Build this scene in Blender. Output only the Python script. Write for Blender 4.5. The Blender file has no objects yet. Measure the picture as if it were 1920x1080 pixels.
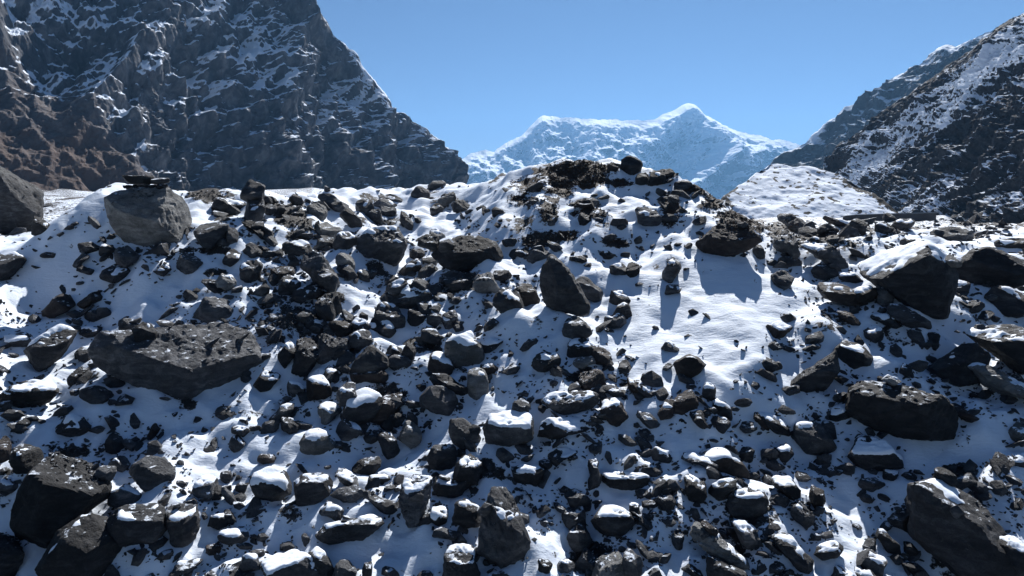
import bpy, math, random
import numpy as np
from mathutils import Vector
from mathutils.bvhtree import BVHTree

# ------------------------------------------------------------------ camera, sky, sun, exposure
scene = bpy.context.scene
COL = scene.collection
F = 1386.0                       # focal length in pixels of a 1920 px wide frame
PITCH = math.radians(5.8)
CAMZ = 12.0
cam_data = bpy.data.cameras.new("camera")
cam_data.sensor_width = 36.0
cam_data.lens = 36.0 * F / 1920.0
cam_data.clip_start = 0.1
cam_data.clip_end = 60000.0
cam = bpy.data.objects.new("camera", cam_data)
cam.location = (0, 0, CAMZ)
cam.rotation_euler = (math.pi / 2 - PITCH, 0, 0)
COL.objects.link(cam)
scene.camera = cam

SUN_AZ = math.radians(17.0)      # to the right of the viewing direction
SUN_EL = math.radians(43.0)
world = bpy.data.worlds.new("World")
scene.world = world
world.use_nodes = True
wn = world.node_tree.nodes
wn.clear()
sky = wn.new("ShaderNodeTexSky")
sky.sky_type = 'NISHITA'
sky.sun_disc = False
sky.sun_elevation = SUN_EL
sky.sun_rotation = SUN_AZ
sky.altitude = 4500.0
sky.air_density = 0.9
sky.dust_density = 0.0
sky.ozone_density = 3.0
bg = wn.new("ShaderNodeBackground")
bg.inputs["Strength"].default_value = 0.05
wo = wn.new("ShaderNodeOutputWorld")
world.node_tree.links.new(sky.outputs[0], bg.inputs[0])
world.node_tree.links.new(bg.outputs[0], wo.inputs[0])

sun_data = bpy.data.lights.new("sun", 'SUN')
sun_data.energy = 5.0
sun_data.angle = math.radians(0.5)
sun_data.color = (1.0, 0.975, 0.94)
sun = bpy.data.objects.new("sun", sun_data)
SUND = Vector((math.sin(SUN_AZ) * math.cos(SUN_EL), math.cos(SUN_AZ) * math.cos(SUN_EL), math.sin(SUN_EL)))
sun.rotation_euler = (-SUND).to_track_quat('-Z', 'Y').to_euler()
sun.location = (20, 60, 80)
COL.objects.link(sun)

scene.view_settings.view_transform = 'Standard'
scene.view_settings.look = 'None'
scene.view_settings.exposure = 0.74
scene.view_settings.gamma = 1.0
scene.render.engine = 'CYCLES'
scene.cycles.use_denoising = True
scene.cycles.max_bounces = 5
scene.cycles.diffuse_bounces = 1
scene.cycles.volume_bounces = 0
scene.cycles.use_adaptive_sampling = True
scene.cycles.adaptive_threshold = 0.02

rng = np.random.default_rng(7)
random.seed(7)

# ------------------------------------------------------------------ numeric helpers
_perm = np.random.default_rng(11).permutation(512).astype(np.int64)
_grad = np.random.default_rng(12).normal(size=(512, 3))
_grad /= np.linalg.norm(_grad, axis=1)[:, None]


def noise3(P):
    """Gradient noise, roughly -1..1."""
    P = np.asarray(P, dtype=np.float64)
    I = np.floor(P).astype(np.int64)
    Fr = P - I
    U = Fr * Fr * Fr * (Fr * (Fr * 6 - 15) + 10)
    out = 0.0
    for dx in (0, 1):
        hx = _perm[(I[:, 0] + dx) & 511]
        wx = U[:, 0] if dx else 1 - U[:, 0]
        for dy in (0, 1):
            hy = _perm[(hx + I[:, 1] + dy) & 511]
            wy = wx * (U[:, 1] if dy else 1 - U[:, 1])
            for dz in (0, 1):
                h = _perm[(hy + I[:, 2] + dz) & 511]
                g = _grad[h]
                d = g[:, 0] * (Fr[:, 0] - dx) + g[:, 1] * (Fr[:, 1] - dy) + g[:, 2] * (Fr[:, 2] - dz)
                out = out + wy * (U[:, 2] if dz else 1 - U[:, 2]) * d
    return out * 1.6


def fbm(P, octs=4, gain=0.5, lac=2.03):
    a, s, o = 1.0, 0.0, np.asarray(P, dtype=np.float64)
    for k in range(octs):
        s = s + a * noise3(o + 17.3 * k)
        o = o * lac
        a *= gain
    return s


def ridged(P, octs=4, gain=0.55, lac=2.05):
    a, s, o, w = 1.0, 0.0, np.asarray(P, dtype=np.float64), 1.0
    for k in range(octs):
        n = 1 - np.abs(noise3(o + 9.1 * k))
        n = n * n * w
        s = s + a * n
        w = np.clip(n * 1.6, 0, 1)
        o = o * lac
        a *= gain
    return s


def sstep(a, b, x):
    t = np.clip((x - a) / (b - a), 0, 1)
    return t * t * (3 - 2 * t)


SP, CP = math.sin(PITCH), math.cos(PITCH)


def slope_of(py):
    return np.tan(np.arctan((540.0 - np.asarray(py, dtype=float)) / F) - PITCH)


def pix_dir(px, py):
    a, b = (px - 960.0) / F, (540.0 - py) / F
    return Vector((a, CP + b * SP, -SP + b * CP))


def project(P):
    x, y, z = P[:, 0], P[:, 1], P[:, 2] - CAMZ
    d = y * CP - z * SP
    d = np.maximum(d, 0.01)
    u = y * SP + z * CP
    return 960 + F * x / d, 540 - F * u / d


def smooth_table(pts, lo, hi, sigma):
    xs = np.arange(lo, hi + 1, 2.0)
    p = np.array(pts, dtype=float)
    ys = np.interp(xs, p[:, 0], p[:, 1])
    if sigma > 0:
        hw = int(1.5 * sigma) + 4
        k = np.exp(-0.5 * (np.arange(-hw, hw + 1) * 2.0 / sigma) ** 2)
        k /= k.sum()
        yp = np.pad(ys, hw, mode='edge')
        ys = np.convolve(yp, k, mode='valid')
    return lambda q: np.interp(q, xs, ys)


# ------------------------------------------------------------------ mesh helpers
def mesh_from(name, V, Fc, smooth=True, attrs=None, sharp=None):
    V = np.ascontiguousarray(V, dtype=np.float32)
    Fc = np.ascontiguousarray(Fc, dtype=np.int32)
    n, k = Fc.shape
    me = bpy.data.meshes.new(name)
    me.vertices.add(len(V))
    me.vertices.foreach_set("co", V.ravel())
    me.loops.add(n * k)
    me.loops.foreach_set("vertex_index", Fc.ravel())
    me.polygons.add(n)
    me.polygons.foreach_set("loop_start", np.arange(0, n * k, k, dtype=np.int32))
    me.polygons.foreach_set("use_smooth", np.full(n, bool(smooth)))
    me.update(calc_edges=True)
    for an, av in (attrs or {}).items():
        at = me.attributes.new(an, 'FLOAT', 'POINT')
        at.data.foreach_set("value", np.ascontiguousarray(av, dtype=np.float32))
    if sharp:
        me.set_sharp_from_angle(angle=math.radians(sharp))
    return me


def grid_faces(nr, nc):
    i = np.arange(nr - 1)[:, None] * nc + np.arange(nc - 1)[None, :]
    return np.stack([i, i + 1, i + nc + 1, i + nc], axis=-1).reshape(-1, 4)


def grid_normals(P):
    du = np.gradient(P, axis=1)
    dv = np.gradient(P, axis=0)
    n = np.cross(du, dv)
    return n / np.maximum(np.linalg.norm(n, axis=-1, keepdims=True), 1e-9)


def obj(name, me, mat=None, parent=None, loc=None):
    o = bpy.data.objects.new(name, me)
    if mat is not None and me is not None:
        me.materials.append(mat) if len(me.materials) == 0 else None
    COL.objects.link(o)
    if loc is not None:
        o.location = loc
    if parent is not None:
        o.parent = parent
    return o


def tag(o, label, cat, group=None, kind=None):
    o["label"] = label
    o["category"] = cat
    if group:
        o["group"] = group
    if kind:
        o["kind"] = kind
    return o


# ------------------------------------------------------------------ materials
class NT:
    def __init__(self, name):
        self.m = bpy.data.materials.new(name)
        self.m.use_nodes = True
        self.t = self.m.node_tree
        self.t.nodes.clear()
        self.out = self.n("ShaderNodeOutputMaterial")
        self.b = self.n("ShaderNodeBsdfPrincipled")
        self.l(self.b.outputs[0], self.out.inputs[0])

    def n(self, t, **kw):
        nd = self.t.nodes.new(t)
        for k, v in kw.items():
            setattr(nd, k, v)
        return nd

    def l(self, a, b):
        self.t.links.new(a, b)

    def noise(self, vec, scale, detail=5, rough=0.55, dist=0.0):
        nd = self.n("ShaderNodeTexNoise")
        nd.inputs["Scale"].default_value = scale
        nd.inputs["Detail"].default_value = detail
        nd.inputs["Roughness"].default_value = rough
        nd.inputs["Distortion"].default_value = dist
        if vec is not None:
            self.l(vec, nd.inputs["Vector"])
        return nd.outputs["Fac"]

    def ramp(self, fac, stops):
        nd = self.n("ShaderNodeValToRGB")
        e = nd.color_ramp.elements
        e[0].position, e[0].color = stops[0][0], (*stops[0][1], 1)
        e[1].position, e[1].color = stops[-1][0], (*stops[-1][1], 1)
        for p, c in stops[1:-1]:
            q = e.new(p)
            q.color = (*c, 1)
        self.l(fac, nd.inputs[0])
        return nd.outputs[0]

    def math(self, op, a, b=None, clamp=False):
        nd = self.n("ShaderNodeMath", operation=op, use_clamp=clamp)
        for i, v in enumerate((a, b)):
            if v is None:
                continue
            if isinstance(v, (int, float)):
                nd.inputs[i].default_value = v
            else:
                self.l(v, nd.inputs[i])
        return nd.outputs[0]

    def mix(self, fac, a, b, blend='MIX'):
        nd = self.n("ShaderNodeMix", data_type='RGBA', blend_type=blend)
        for s, v in ((nd.inputs[0], fac), (nd.inputs[6], a), (nd.inputs[7], b)):
            if isinstance(v, (int, float)):
                s.default_value = v
            elif isinstance(v, tuple):
                s.default_value = (*v, 1)
            else:
                self.l(v, s)
        return nd.outputs[2]

    def attr(self, name):
        nd = self.n("ShaderNodeAttribute", attribute_name=name)
        return nd.outputs["Fac"]

    def bump(self, h, strength, dist, prev=None):
        nd = self.n("ShaderNodeBump")
        nd.inputs["Strength"].default_value = strength
        nd.inputs["Distance"].default_value = dist
        self.l(h, nd.inputs["Height"])
        if prev is not None:
            self.l(prev, nd.inputs["Normal"])
        return nd.outputs[0]

    def coords(self, kind="Object"):
        return self.n("ShaderNodeTexCoord").outputs[kind]

    def vscale(self, vec, s):
        nd = self.n("ShaderNodeMapping")
        nd.inputs["Scale"].default_value = s
        self.l(vec, nd.inputs["Vector"])
        return nd.outputs[0]

    def smooth(self, x, a, b):
        nd = self.n("ShaderNodeMapRange", interpolation_type='SMOOTHSTEP')
        nd.inputs["From Min"].default_value = a
        nd.inputs["From Max"].default_value = b
        self.l(x, nd.inputs["Value"])
        return nd.outputs[0]


SNOW = (0.72, 0.79, 0.90)


def snow_material():
    t = NT("snow")
    c = t.coords()
    n = t.noise(c, 2.5, 4)
    col = t.mix(n, (0.72, 0.79, 0.90), (0.79, 0.84, 0.92))
    t.l(col, t.b.inputs["Base Color"])
    t.b.inputs["Roughness"].default_value = 0.65
    t.b.inputs["Specular IOR Level"].default_value = 0.25
    b = t.bump(t.noise(c, 6, 5, 0.6), 0.5, 0.05)
    b = t.bump(t.noise(c, 40, 3, 0.6), 0.35, 0.008, b)
    t.l(b, t.b.inputs["Normal"])
    return t.m


def rock_material(name, dark, mid, light, lichen, lich_amt=0.5):
    """Banded gneiss: object-space bands, speckle, lichen, cracks."""
    t = NT(name)
    tc = t.n("ShaderNodeTexCoord")
    info = t.n("ShaderNodeObjectInfo")
    off = t.n("ShaderNodeVectorMath", operation='MULTIPLY')
    comb = t.n("ShaderNodeCombineXYZ")
    for i in range(3):
        t.l(info.outputs["Random"], comb.inputs[i])
    t.l(comb.outputs[0], off.inputs[0])
    off.inputs[1].default_value = (37.0, 91.0, 53.0)
    add = t.n("ShaderNodeVectorMath", operation='ADD')
    t.l(tc.outputs["Object"], add.inputs[0])
    t.l(off.outputs[0], add.inputs[1])
    c = add.outputs[0]
    rot = t.n("ShaderNodeMapping")
    rot.inputs["Rotation"].default_value = (0.5, 0.35, 0.0)
    rot.inputs["Scale"].default_value = (1.0, 1.0, 2.6)
    t.l(c, rot.inputs["Vector"])
    band = t.noise(rot.outputs[0], 1.4, 6, 0.62, 0.6)
    big = t.noise(c, 0.9, 4, 0.6)
    speck = t.noise(c, 22, 4, 0.7)
    col = t.ramp(band, [(0.28, dark), (0.5, mid), (0.74, light)])
    col = t.mix(t.smooth(big, 0.35, 0.7), col, t.mix(0.55, col, dark), 'MIX')
    col = t.mix(0.55, col, t.ramp(speck, [(0.3, (0.25, 0.25, 0.25)), (0.7, (0.85, 0.85, 0.85))]), 'OVERLAY')
    lm = t.smooth(t.noise(c, 3.2, 6, 0.7), 0.60, 0.70)
    lm2 = t.math('MULTIPLY', lm, lich_amt)
    col = t.mix(lm2, col, lichen)
    val = t.n("ShaderNodeHueSaturation")
    mr = t.n("ShaderNodeMapRange")
    mr.inputs["To Min"].default_value = 0.62
    mr.inputs["To Max"].default_value = 1.35
    t.l(info.outputs["Random"], mr.inputs["Value"])
    t.l(mr.outputs[0], val.inputs["Value"])
    t.l(col, val.inputs["Color"])
    # a dusting of snow caught on upward faces
    geo = t.n("ShaderNodeNewGeometry")
    sep = t.n("ShaderNodeSeparateXYZ")
    t.l(geo.outputs["Normal"], sep.inputs[0])
    dn = t.math('ADD', sep.outputs[2], t.math('MULTIPLY', t.math('SUBTRACT', t.noise(c, 2.6, 6, 0.72), 0.5), 1.5))
    dust = t.math('MULTIPLY', t.smooth(dn, 0.98, 1.10), 0.9)
    t.l(t.mix(dust, val.outputs[0], SNOW), t.b.inputs["Base Color"])
    t.b.inputs["Roughness"].default_value = 0.78
    t.b.inputs["Specular IOR Level"].default_value = 0.35
    b = t.bump(band, 0.5, 0.10)
    b = t.bump(t.noise(c, 4, 8, 0.7), 1.0, 0.14, b)
    b = t.bump(speck, 0.5, 0.02, b)
    t.l(b, t.b.inputs["Normal"])
    return t.m


M_SNOW = snow_material()
M_ROCK = {
    'g': rock_material("rock_grey", (0.016, 0.018, 0.023), (0.052, 0.056, 0.065), (0.145, 0.149, 0.158), (0.15, 0.157, 0.145), 0.5),
    'd': rock_material("rock_dark", (0.007, 0.008, 0.011), (0.022, 0.024, 0.029), (0.068, 0.070, 0.077), (0.085, 0.088, 0.083), 0.35),
    'b': rock_material("rock_brown", (0.012, 0.010, 0.011), (0.034, 0.028, 0.028), (0.080, 0.066, 0.062), (0.09, 0.08, 0.07), 0.4),
    'p': rock_material("rock_pale", (0.062, 0.065, 0.068), (0.165, 0.168, 0.17), (0.30, 0.302, 0.30), (0.21, 0.22, 0.19), 0.6),
}


def ground_material():
    t = NT("moraine_snow_ground")
    c = t.coords()
    bare = t.attr("bare")
    brown = t.attr("brown")
    n1 = t.noise(c, 1.6, 7, 0.68)
    n2 = t.noise(c, 7, 5, 0.65)
    k = t.math('ADD', bare, t.math('MULTIPLY', t.math('SUBTRACT', n1, 0.5), 2.2))
    k = t.math('ADD', k, t.math('MULTIPLY', t.math('SUBTRACT', n2, 0.5), 0.7))
    m = t.smooth(k, 0.40, 0.52)
    snow = t.mix(t.noise(c, 0.7, 4), (0.69, 0.77, 0.89), (0.76, 0.82, 0.91))
    grit = t.noise(c, 14, 6, 0.75)
    soil = t.ramp(grit, [(0.3, (0.018, 0.017, 0.018)), (0.55, (0.05, 0.047, 0.046)), (0.75, (0.12, 0.115, 0.11))])
    heath = t.ramp(grit, [(0.3, (0.020, 0.014, 0.012)), (0.55, (0.050, 0.034, 0.027)), (0.75, (0.085, 0.062, 0.048))])
    soil = t.mix(brown, soil, heath)
    t.l(t.mix(m, snow, soil), t.b.inputs["Base Color"])
    t.b.inputs["Roughness"].default_value = 0.72
    t.b.inputs["Specular IOR Level"].default_value = 0.25
    # wind ripples in the snow
    rip = t.noise(t.vscale(c, (1.0, 2.6, 2.6)), 1.9, 4, 0.55, 0.4)
    b = t.bump(rip, 0.40, 0.09)
    b = t.bump(t.noise(c, 9, 5, 0.6), 0.45, 0.035, b)
    b = t.bump(t.math('MULTIPLY', grit, m), 0.9, 0.12, b)
    t.l(b, t.b.inputs["Normal"])
    return t.m


def mountain_material(name, rock_a, rock_b, rock_c, tint, scale, bump_d, snow_soft=0.08, zs=2.8, streaks=False):
    """Rock in bands with snow lying where the attribute says ledges hold it."""
    t = NT(name)
    c = t.coords()
    s = t.attr("snow")
    tn = t.attr("tint")
    n1 = t.noise(c, scale, 7, 0.68)
    n2 = t.noise(t.vscale(c, (1.0, 1.0, zs)), scale * 3.2, 6, 0.65, 0.5)
    col = t.ramp(n2, [(0.30, rock_a), (0.5, rock_b), (0.72, rock_c)])
    col = t.mix(t.math('MULTIPLY', tn, 0.9, True), col, t.mix(n1, tint, t.mix(0.6, tint, rock_a)))
    k = t.math('ADD', s, t.math('MULTIPLY', t.math('SUBTRACT', n2, 0.5), 0.9))
    if streaks:                             # snow lying in fine runnels down the fall line
        cb = t.n("ShaderNodeCombineXYZ")
        t.l(t.attr("along"), cb.inputs[0])
        t.l(t.attr("across"), cb.inputs[1])
        k = t.math('ADD', k, t.math('MULTIPLY', t.math('SUBTRACT', t.noise(cb.outputs[0], 1.0, 7, 0.75), 0.5), 2.6))
    m = t.smooth(k, 0.5 - snow_soft, 0.5 + snow_soft)
    t.l(t.mix(m, col, SNOW), t.b.inputs["Base Color"])
    t.b.inputs["Roughness"].default_value = 0.85
    t.b.inputs["Specular IOR Level"].default_value = 0.2
    b = t.bump(n2, 0.6, bump_d)
    b = t.bump(t.noise(c, scale * 9, 5, 0.65), 0.6, bump_d * 0.35, b)
    t.l(b, t.b.inputs["Normal"])
    return t.m


# ------------------------------------------------------------------ ground: one sheet, moraine slope to the valley floor
crest = [(-700, 520, 24), (-200, 485, 29), (0, 458, 34), (60, 440, 37), (120, 402, 39), (200, 350, 42), (300, 349, 44), (400, 356, 46),
         (500, 366, 46), (600, 372, 48), (700, 366, 52), (800, 364, 56), (870, 354, 53), (950, 322, 50), (1040, 299, 49),
         (1100, 296, 49), (1150, 312, 48), (1180, 326, 48), (1250, 334, 46), (1300, 357, 44), (1350, 388, 42), (1420, 432, 40),
         (1500, 458, 40), (1700, 470, 38), (1920, 480, 38), (2600, 490, 38)]
t_pyc = smooth_table([(a, b) for a, b, c in crest], -900, 2800, 14)
t_pyc_s = smooth_table([(a, b) for a, b, c in crest], -900, 2800, 190)
t_yc = smooth_table([(a, c) for a, b, c in crest], -900, 2800, 45)
t_zb = smooth_table([(-700, 9.0), (0, 9.5), (100, 10), (200, 11.5), (350, 12.4), (600, 13.2), (700, 13.7), (850, 13.7), (950, 12.5),
                     (1100, 11), (1350, 10), (1500, 10.2), (1920, 10.2), (2700, 10.0)], -900, 2800, 40)
t_z0 = smooth_table([(-700, 0.2), (0, 0.6), (300, 0.9), (900, 1.1), (1200, 1.1), (1700, 0.9), (1920, 1.0), (2700, 1.0)], -900, 2800, 60)
Y0 = 21.5
# world-space swells and hollows: x, y, radius x, radius y, height
SWELLS = [(-21, 31, 6.5, 5, -1.6), (-22.5, 35, 4.5, 3.2, -1.8), (-8.5, 27, 4.5, 3.0, -0.9), (10.5, 25.5, 4.0, 3.0, -0.9), (-5.0, 22.5, 4.0, 2.0, -0.5)]


def base_z(x, y):
    ys = np.maximum(y, 6.0)
    q = np.clip(960 + F * x / ys, -880, 2780)
    yc, zb = t_yc(q), t_zb(q)
    zc = CAMZ + yc * slope_of(t_pyc(q))
    z0 = t_z0(q)
    t = (y - Y0) / (yc - Y0)
    g = np.where(t < 0, 1.18 * t, t + 0.18 * t * (1 - t))
    zs = CAMZ + yc * slope_of(t_pyc_s(q))
    wc = sstep(0.45, 1.0, t)
    zf = z0 + (zs * (1 - wc) + zc * wc - z0) * g
    zf = np.where(y < 8, np.maximum(zf, -6.0), zf)
    d = np.maximum(y - yc, 0)
    zk = zb + (zc - zb) * np.exp(-(d / 8.0) ** 2)
    z = np.where(y < yc, zf, zk)
    far = sstep(70, 150, y)
    z = z * (1 - far) + (10.4 + np.clip((y - 90) * 0.045, 0, 14) * (1 - sstep(860, 1000, q)) - 5.6 * sstep(1765, 1810, q) * sstep(90, 160, y) * (1 - sstep(900, 1500, y))) * far
    for sx, sy, rx, ry, h in SWELLS:
        z = z + h * np.exp(-((x - sx) / rx) ** 2 - ((y - sy) / ry) ** 2)
    return z


def smooth_face(px, py):
    """1 where the snow lies as one smooth sheet."""
    a = np.exp(-((px - 1360) / 150) ** 2 - ((py - 560) / 110) ** 2)
    b = 0.8 * np.exp(-((px - 1230) / 120) ** 2 - ((py - 640) / 90) ** 2)
    c = 0.8 * np.exp(-((px - 90) / 130) ** 2 - ((py - 500) / 110) ** 2)
    d = 0.8 * np.exp(-((px - 1640) / 110) ** 2 - ((py - 900) / 110) ** 2)
    return np.clip(a + b + c + d, 0, 1)


def ground_height(x, y):
    z = base_z(x, y)
    P = np.stack([x, y, np.zeros_like(x)], axis=1)
    px, py = project(np.stack([x, y, z], axis=1))
    sm = smooth_face(px, py)
    near = 1 - sstep(80, 160, y)
    z = z + near * (0.45 * fbm(P / 7.5 + 3.1, 2) * (1 - 0.5 * sm)
                    + 0.60 * fbm(P / 2.8 + 7.7, 3, 0.5) * (1 - 0.72 * sm)
                    + 0.085 * fbm(P / 0.75 + 1.3, 2) * (1 - 0.5 * sm)
                    + 0.035 * noise3(P * np.array([0.55, 1.5, 1.0]) + 5.0) * sm)
    z = z + sstep(60, 110, y) * (1 - sstep(500, 900, y)) * (1.8 * fbm(P / 26.0 + 2.0, 3)) * (1 - 0.75 * sstep(1400, 1500, px) * (1 - sstep(230, 300, y)))
    return z


# dark ground the wind and sun have cleared: centre px, py, radii, strength, brownness
BARE = [(1850, 416, 80, 9, 0.8, 0.2), (1075, 325, 62, 26, 1.0, 1.0), (1105, 318, 50, 20, 0.9, 1.0), (1000, 345, 40, 16, 0.62, 0.9), (985, 375, 34, 13, 0.72, 0.8),
        (1050, 352, 30, 22, 0.95, 0.9), (1025, 395, 24, 26, 0.75, 0.5), (1015, 448, 34, 17, 0.9, 0.3), (1066, 442, 24, 11, 0.9, 0.8),
        (1110, 400, 36, 12, 0.75, 0.5), (1160, 455, 32, 9, 0.8, 0.3), (1255, 395, 18, 30, 0.9, 0.7), (1300, 352, 30, 16, 0.95, 0.9),
        (1335, 380, 26, 18, 1.0, 1.0), (1375, 412, 34, 18, 1.0, 0.9), (1410, 425, 26, 18, 0.95, 0.8), (1250, 325, 30, 9, 0.9, 0.7),
        (1165, 342, 24, 9, 0.7, 0.5), (1260, 500, 12, 20, 0.8, 0.5), (1090, 382, 28, 8, 0.7, 0.4),
        (390, 365, 40, 16, 1.0, 0.15), (420, 395, 30, 16, 0.8, 0.1), (545, 405, 36, 28, 1.0, 0.1), (560, 440, 24, 14, 0.8, 0.1),
        (500, 385, 30, 16, 0.9, 0.2), (395, 470, 34, 10, 0.8, 0.1), (405, 510, 24, 10, 0.75, 0.1), (560, 600, 60, 26, 0.7, 0.1),
        (600, 650, 40, 30, 0.75, 0.1), (880, 530, 60, 20, 0.9, 0.1), (1105, 705, 30, 18, 0.9, 0.25), (520, 560, 40, 14, 0.6, 0.1),
        (620, 560, 26, 16, 0.7, 0.1), (1540, 450, 80, 20, 0.8, 0.2), (1640, 430, 80, 9, 0.6, 0.2), (1800, 440, 70, 10, 0.55, 0.2),
        (1560, 600, 40, 20, 0.5, 0.2), (140, 850, 34, 18, 0.9, 0.1), (1790, 890, 36, 18, 0.95, 0.2), (1105, 1040, 50, 22, 0.8, 0.1),
        (910, 880, 40, 22, 0.8, 0.1), (1500, 960, 24, 22, 0.7, 0.1), (745, 740, 30, 22, 0.7, 0.1), (1180, 730, 26, 14, 0.6, 0.2),
        (840, 380, 40, 12, 0.6, 0.1), (1700, 640, 36, 12, 0.6, 0.2), (350, 470, 30, 8, 0.7, 0.1), (110, 400, 40, 8, 0.4, 0.2),
        (1470, 430, 40, 20, 0.8, 0.4), (730, 415, 50, 14, 0.5, 0.1), (660, 655, 34, 16, 0.7, 0.1), (820, 545, 40, 12, 0.7, 0.1),
        (270, 365, 30, 8, 0.7, 0.2)]


def bare_at(P, px, py):
    wob = fbm(P / 1.1 + 31.0, 3)
    bare = np.zeros(len(P))
    brown = np.zeros(len(P))
    for bx, by, rx, ry, s, br in BARE:
        m = (np.abs(px - bx) < rx * 2.2) & (np.abs(py - by) < ry * 2.2)
        if not m.any():
            continue
        d = np.sqrt(((px[m] - bx) / rx) ** 2 + ((py[m] - by) / ry) ** 2)
        v = s * (1 - sstep(0.3, 1.5, d + 0.5 * wob[m]))
        brown[m] = np.where(v > bare[m], br, brown[m])
        bare[m] = np.maximum(bare[m], v)
    return bare, brown


def build_ground():
    th = np.tan(np.linspace(math.radians(-52), math.radians(52), 560))
    ys = np.concatenate([np.geomspace(3.0, 14.0, 26)[:-1], np.geomspace(14.0, 62.0, 400)[:-1], np.geomspace(62, 220, 70)[:-1], np.geomspace(220, 16000, 34)])
    X = (ys[:, None] * th[None, :]).ravel()
    Y = np.repeat(ys, len(th))
    Z = ground_height(X, Y)
    V = np.stack([X, Y, Z], axis=1)
    px, py = project(V)
    bare, brown = bare_at(V, px, py)
    P = V * np.array([1, 1, 0.0])
    # thin patchy cover on the far plateau and a few random cleared spots on the slope
    sm = smooth_face(px, py)
    rnd = sstep(0.25, 0.8, fbm(P / 3.1 + 50, 3)) * (1 - sm) * 0.55
    bare = np.maximum(bare, np.where(Y < 80, rnd, 0))
    bare = np.where(Y > 70, np.maximum(bare, 0.36 + 0.12 * sstep(-.3, .3, fbm(P / 9.0, 3))), bare)
    back = sstep(95, 150, Y) * (px < 900)
    streak = fbm(P * np.array([1 / 9.0, 1 / 45.0, 1.0]) + 4.4, 3)
    bare = np.maximum(bare, back * (0.40 + 0.55 * streak))
    brown = np.maximum(brown, back * 0.8)
    bare = np.where((Y > 150) & (px > 1700), np.maximum(bare, 0.16 + 0.8 * streak), bare)
    # beyond the crest seen at grazing angle keep to plain snow on the left-middle shelf
    return V, mesh_from("ground", V, grid_faces(len(ys), len(th)), True, {"bare": bare, "brown": brown})


GV, ground_me = build_ground()
ground = obj("ground", ground_me, ground_material())
tag(ground, "snow-covered moraine slope and valley floor between the rocks", "ground", kind="structure")


def ground_only_bvh():
    me = ground_me
    co = GV[:, :]
    nf = len(me.polygons)
    fv = np.empty(nf * 4, dtype=np.int32)
    me.loops.foreach_get("vertex_index", fv)
    fv = fv.reshape(-1, 4)
    keep = (co[fv[:, 0], 1] > 10) & (co[fv[:, 0], 1] < 260)
    fv = fv[keep]
    used = np.unique(fv)
    remap = np.full(len(co), -1)
    remap[used] = np.arange(len(used))
    return BVHTree.FromPolygons(co[used].tolist(), remap[fv].tolist())


BVH = [(ground_only_bvh(), None)]


def cast(px, py):
    o = Vector((0, 0, CAMZ))
    d = pix_dir(px, py).normalized()
    best = None
    for b, bb in BVH:
        if bb and not (bb[0] <= px <= bb[1] and bb[2] <= py <= bb[3]):
            continue
        h = b.ray_cast(o, d)
        if h[0] is not None and (best is None or h[3] < best[1]):
            best = (h[0], h[3], h[1], bb is None)
    return best


# ------------------------------------------------------------------ mountains
def ruled_mountain(sil, base, m_tab, zb, ncol, nrow, back=0.5, back_m=0.7, lo=None, hi=None, jag=0.0):
    """Face rising from a base line to a ridge line, with a back slope; returns the grid of points, v and column px."""
    t_s = smooth_table(sil, lo - 50, hi + 50, 3)
    t_b = smooth_table(base, lo - 50, hi + 50, 30)
    t_m = smooth_table(m_tab, lo - 50, hi + 50, 30)
    px = np.linspace(lo, hi, ncol)
    a = (px - 960) / F
    jg = jag * fbm(np.stack([px / 16.0, px * 0 + 0.3, px * 0 + 0.7], axis=1), 4, 0.6)
    s, yb, m = slope_of(t_s(px) + jg), t_b(px), t_m(px)
    yt = (CAMZ - zb + m * yb) / (m - s)
    zt = CAMZ + yt * s
    nb = max(8, int(nrow * 0.12))
    v = np.concatenate([np.linspace(0, 1, nrow), 1 + np.linspace(0, 1, nb + 1)[1:] * back])
    vv = v[:, None]
    f = np.minimum(vv, 1.0)
    Y = yb[None] + (yt - yb)[None] * f
    Z = zb + (zt - zb)[None] * f
    ext = np.maximum(vv - 1, 0) * (zt - zb)[None] / back_m * 1.0
    Y = Y + ext
    Z = Z - ext * back_m
    X = a[None] * Y
    return np.stack([X, Y, Z], axis=-1), v, px


def finish_mountain(name, P, attrs, mat, label, smooth=False):
    nr, nc = P.shape[:2]
    me = mesh_from(name, P.reshape(-1, 3), grid_faces(nr, nc), smooth, attrs)
    o = obj(name, me, mat)
    tag(o, label, "mountain", kind="structure")
    return o


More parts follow.
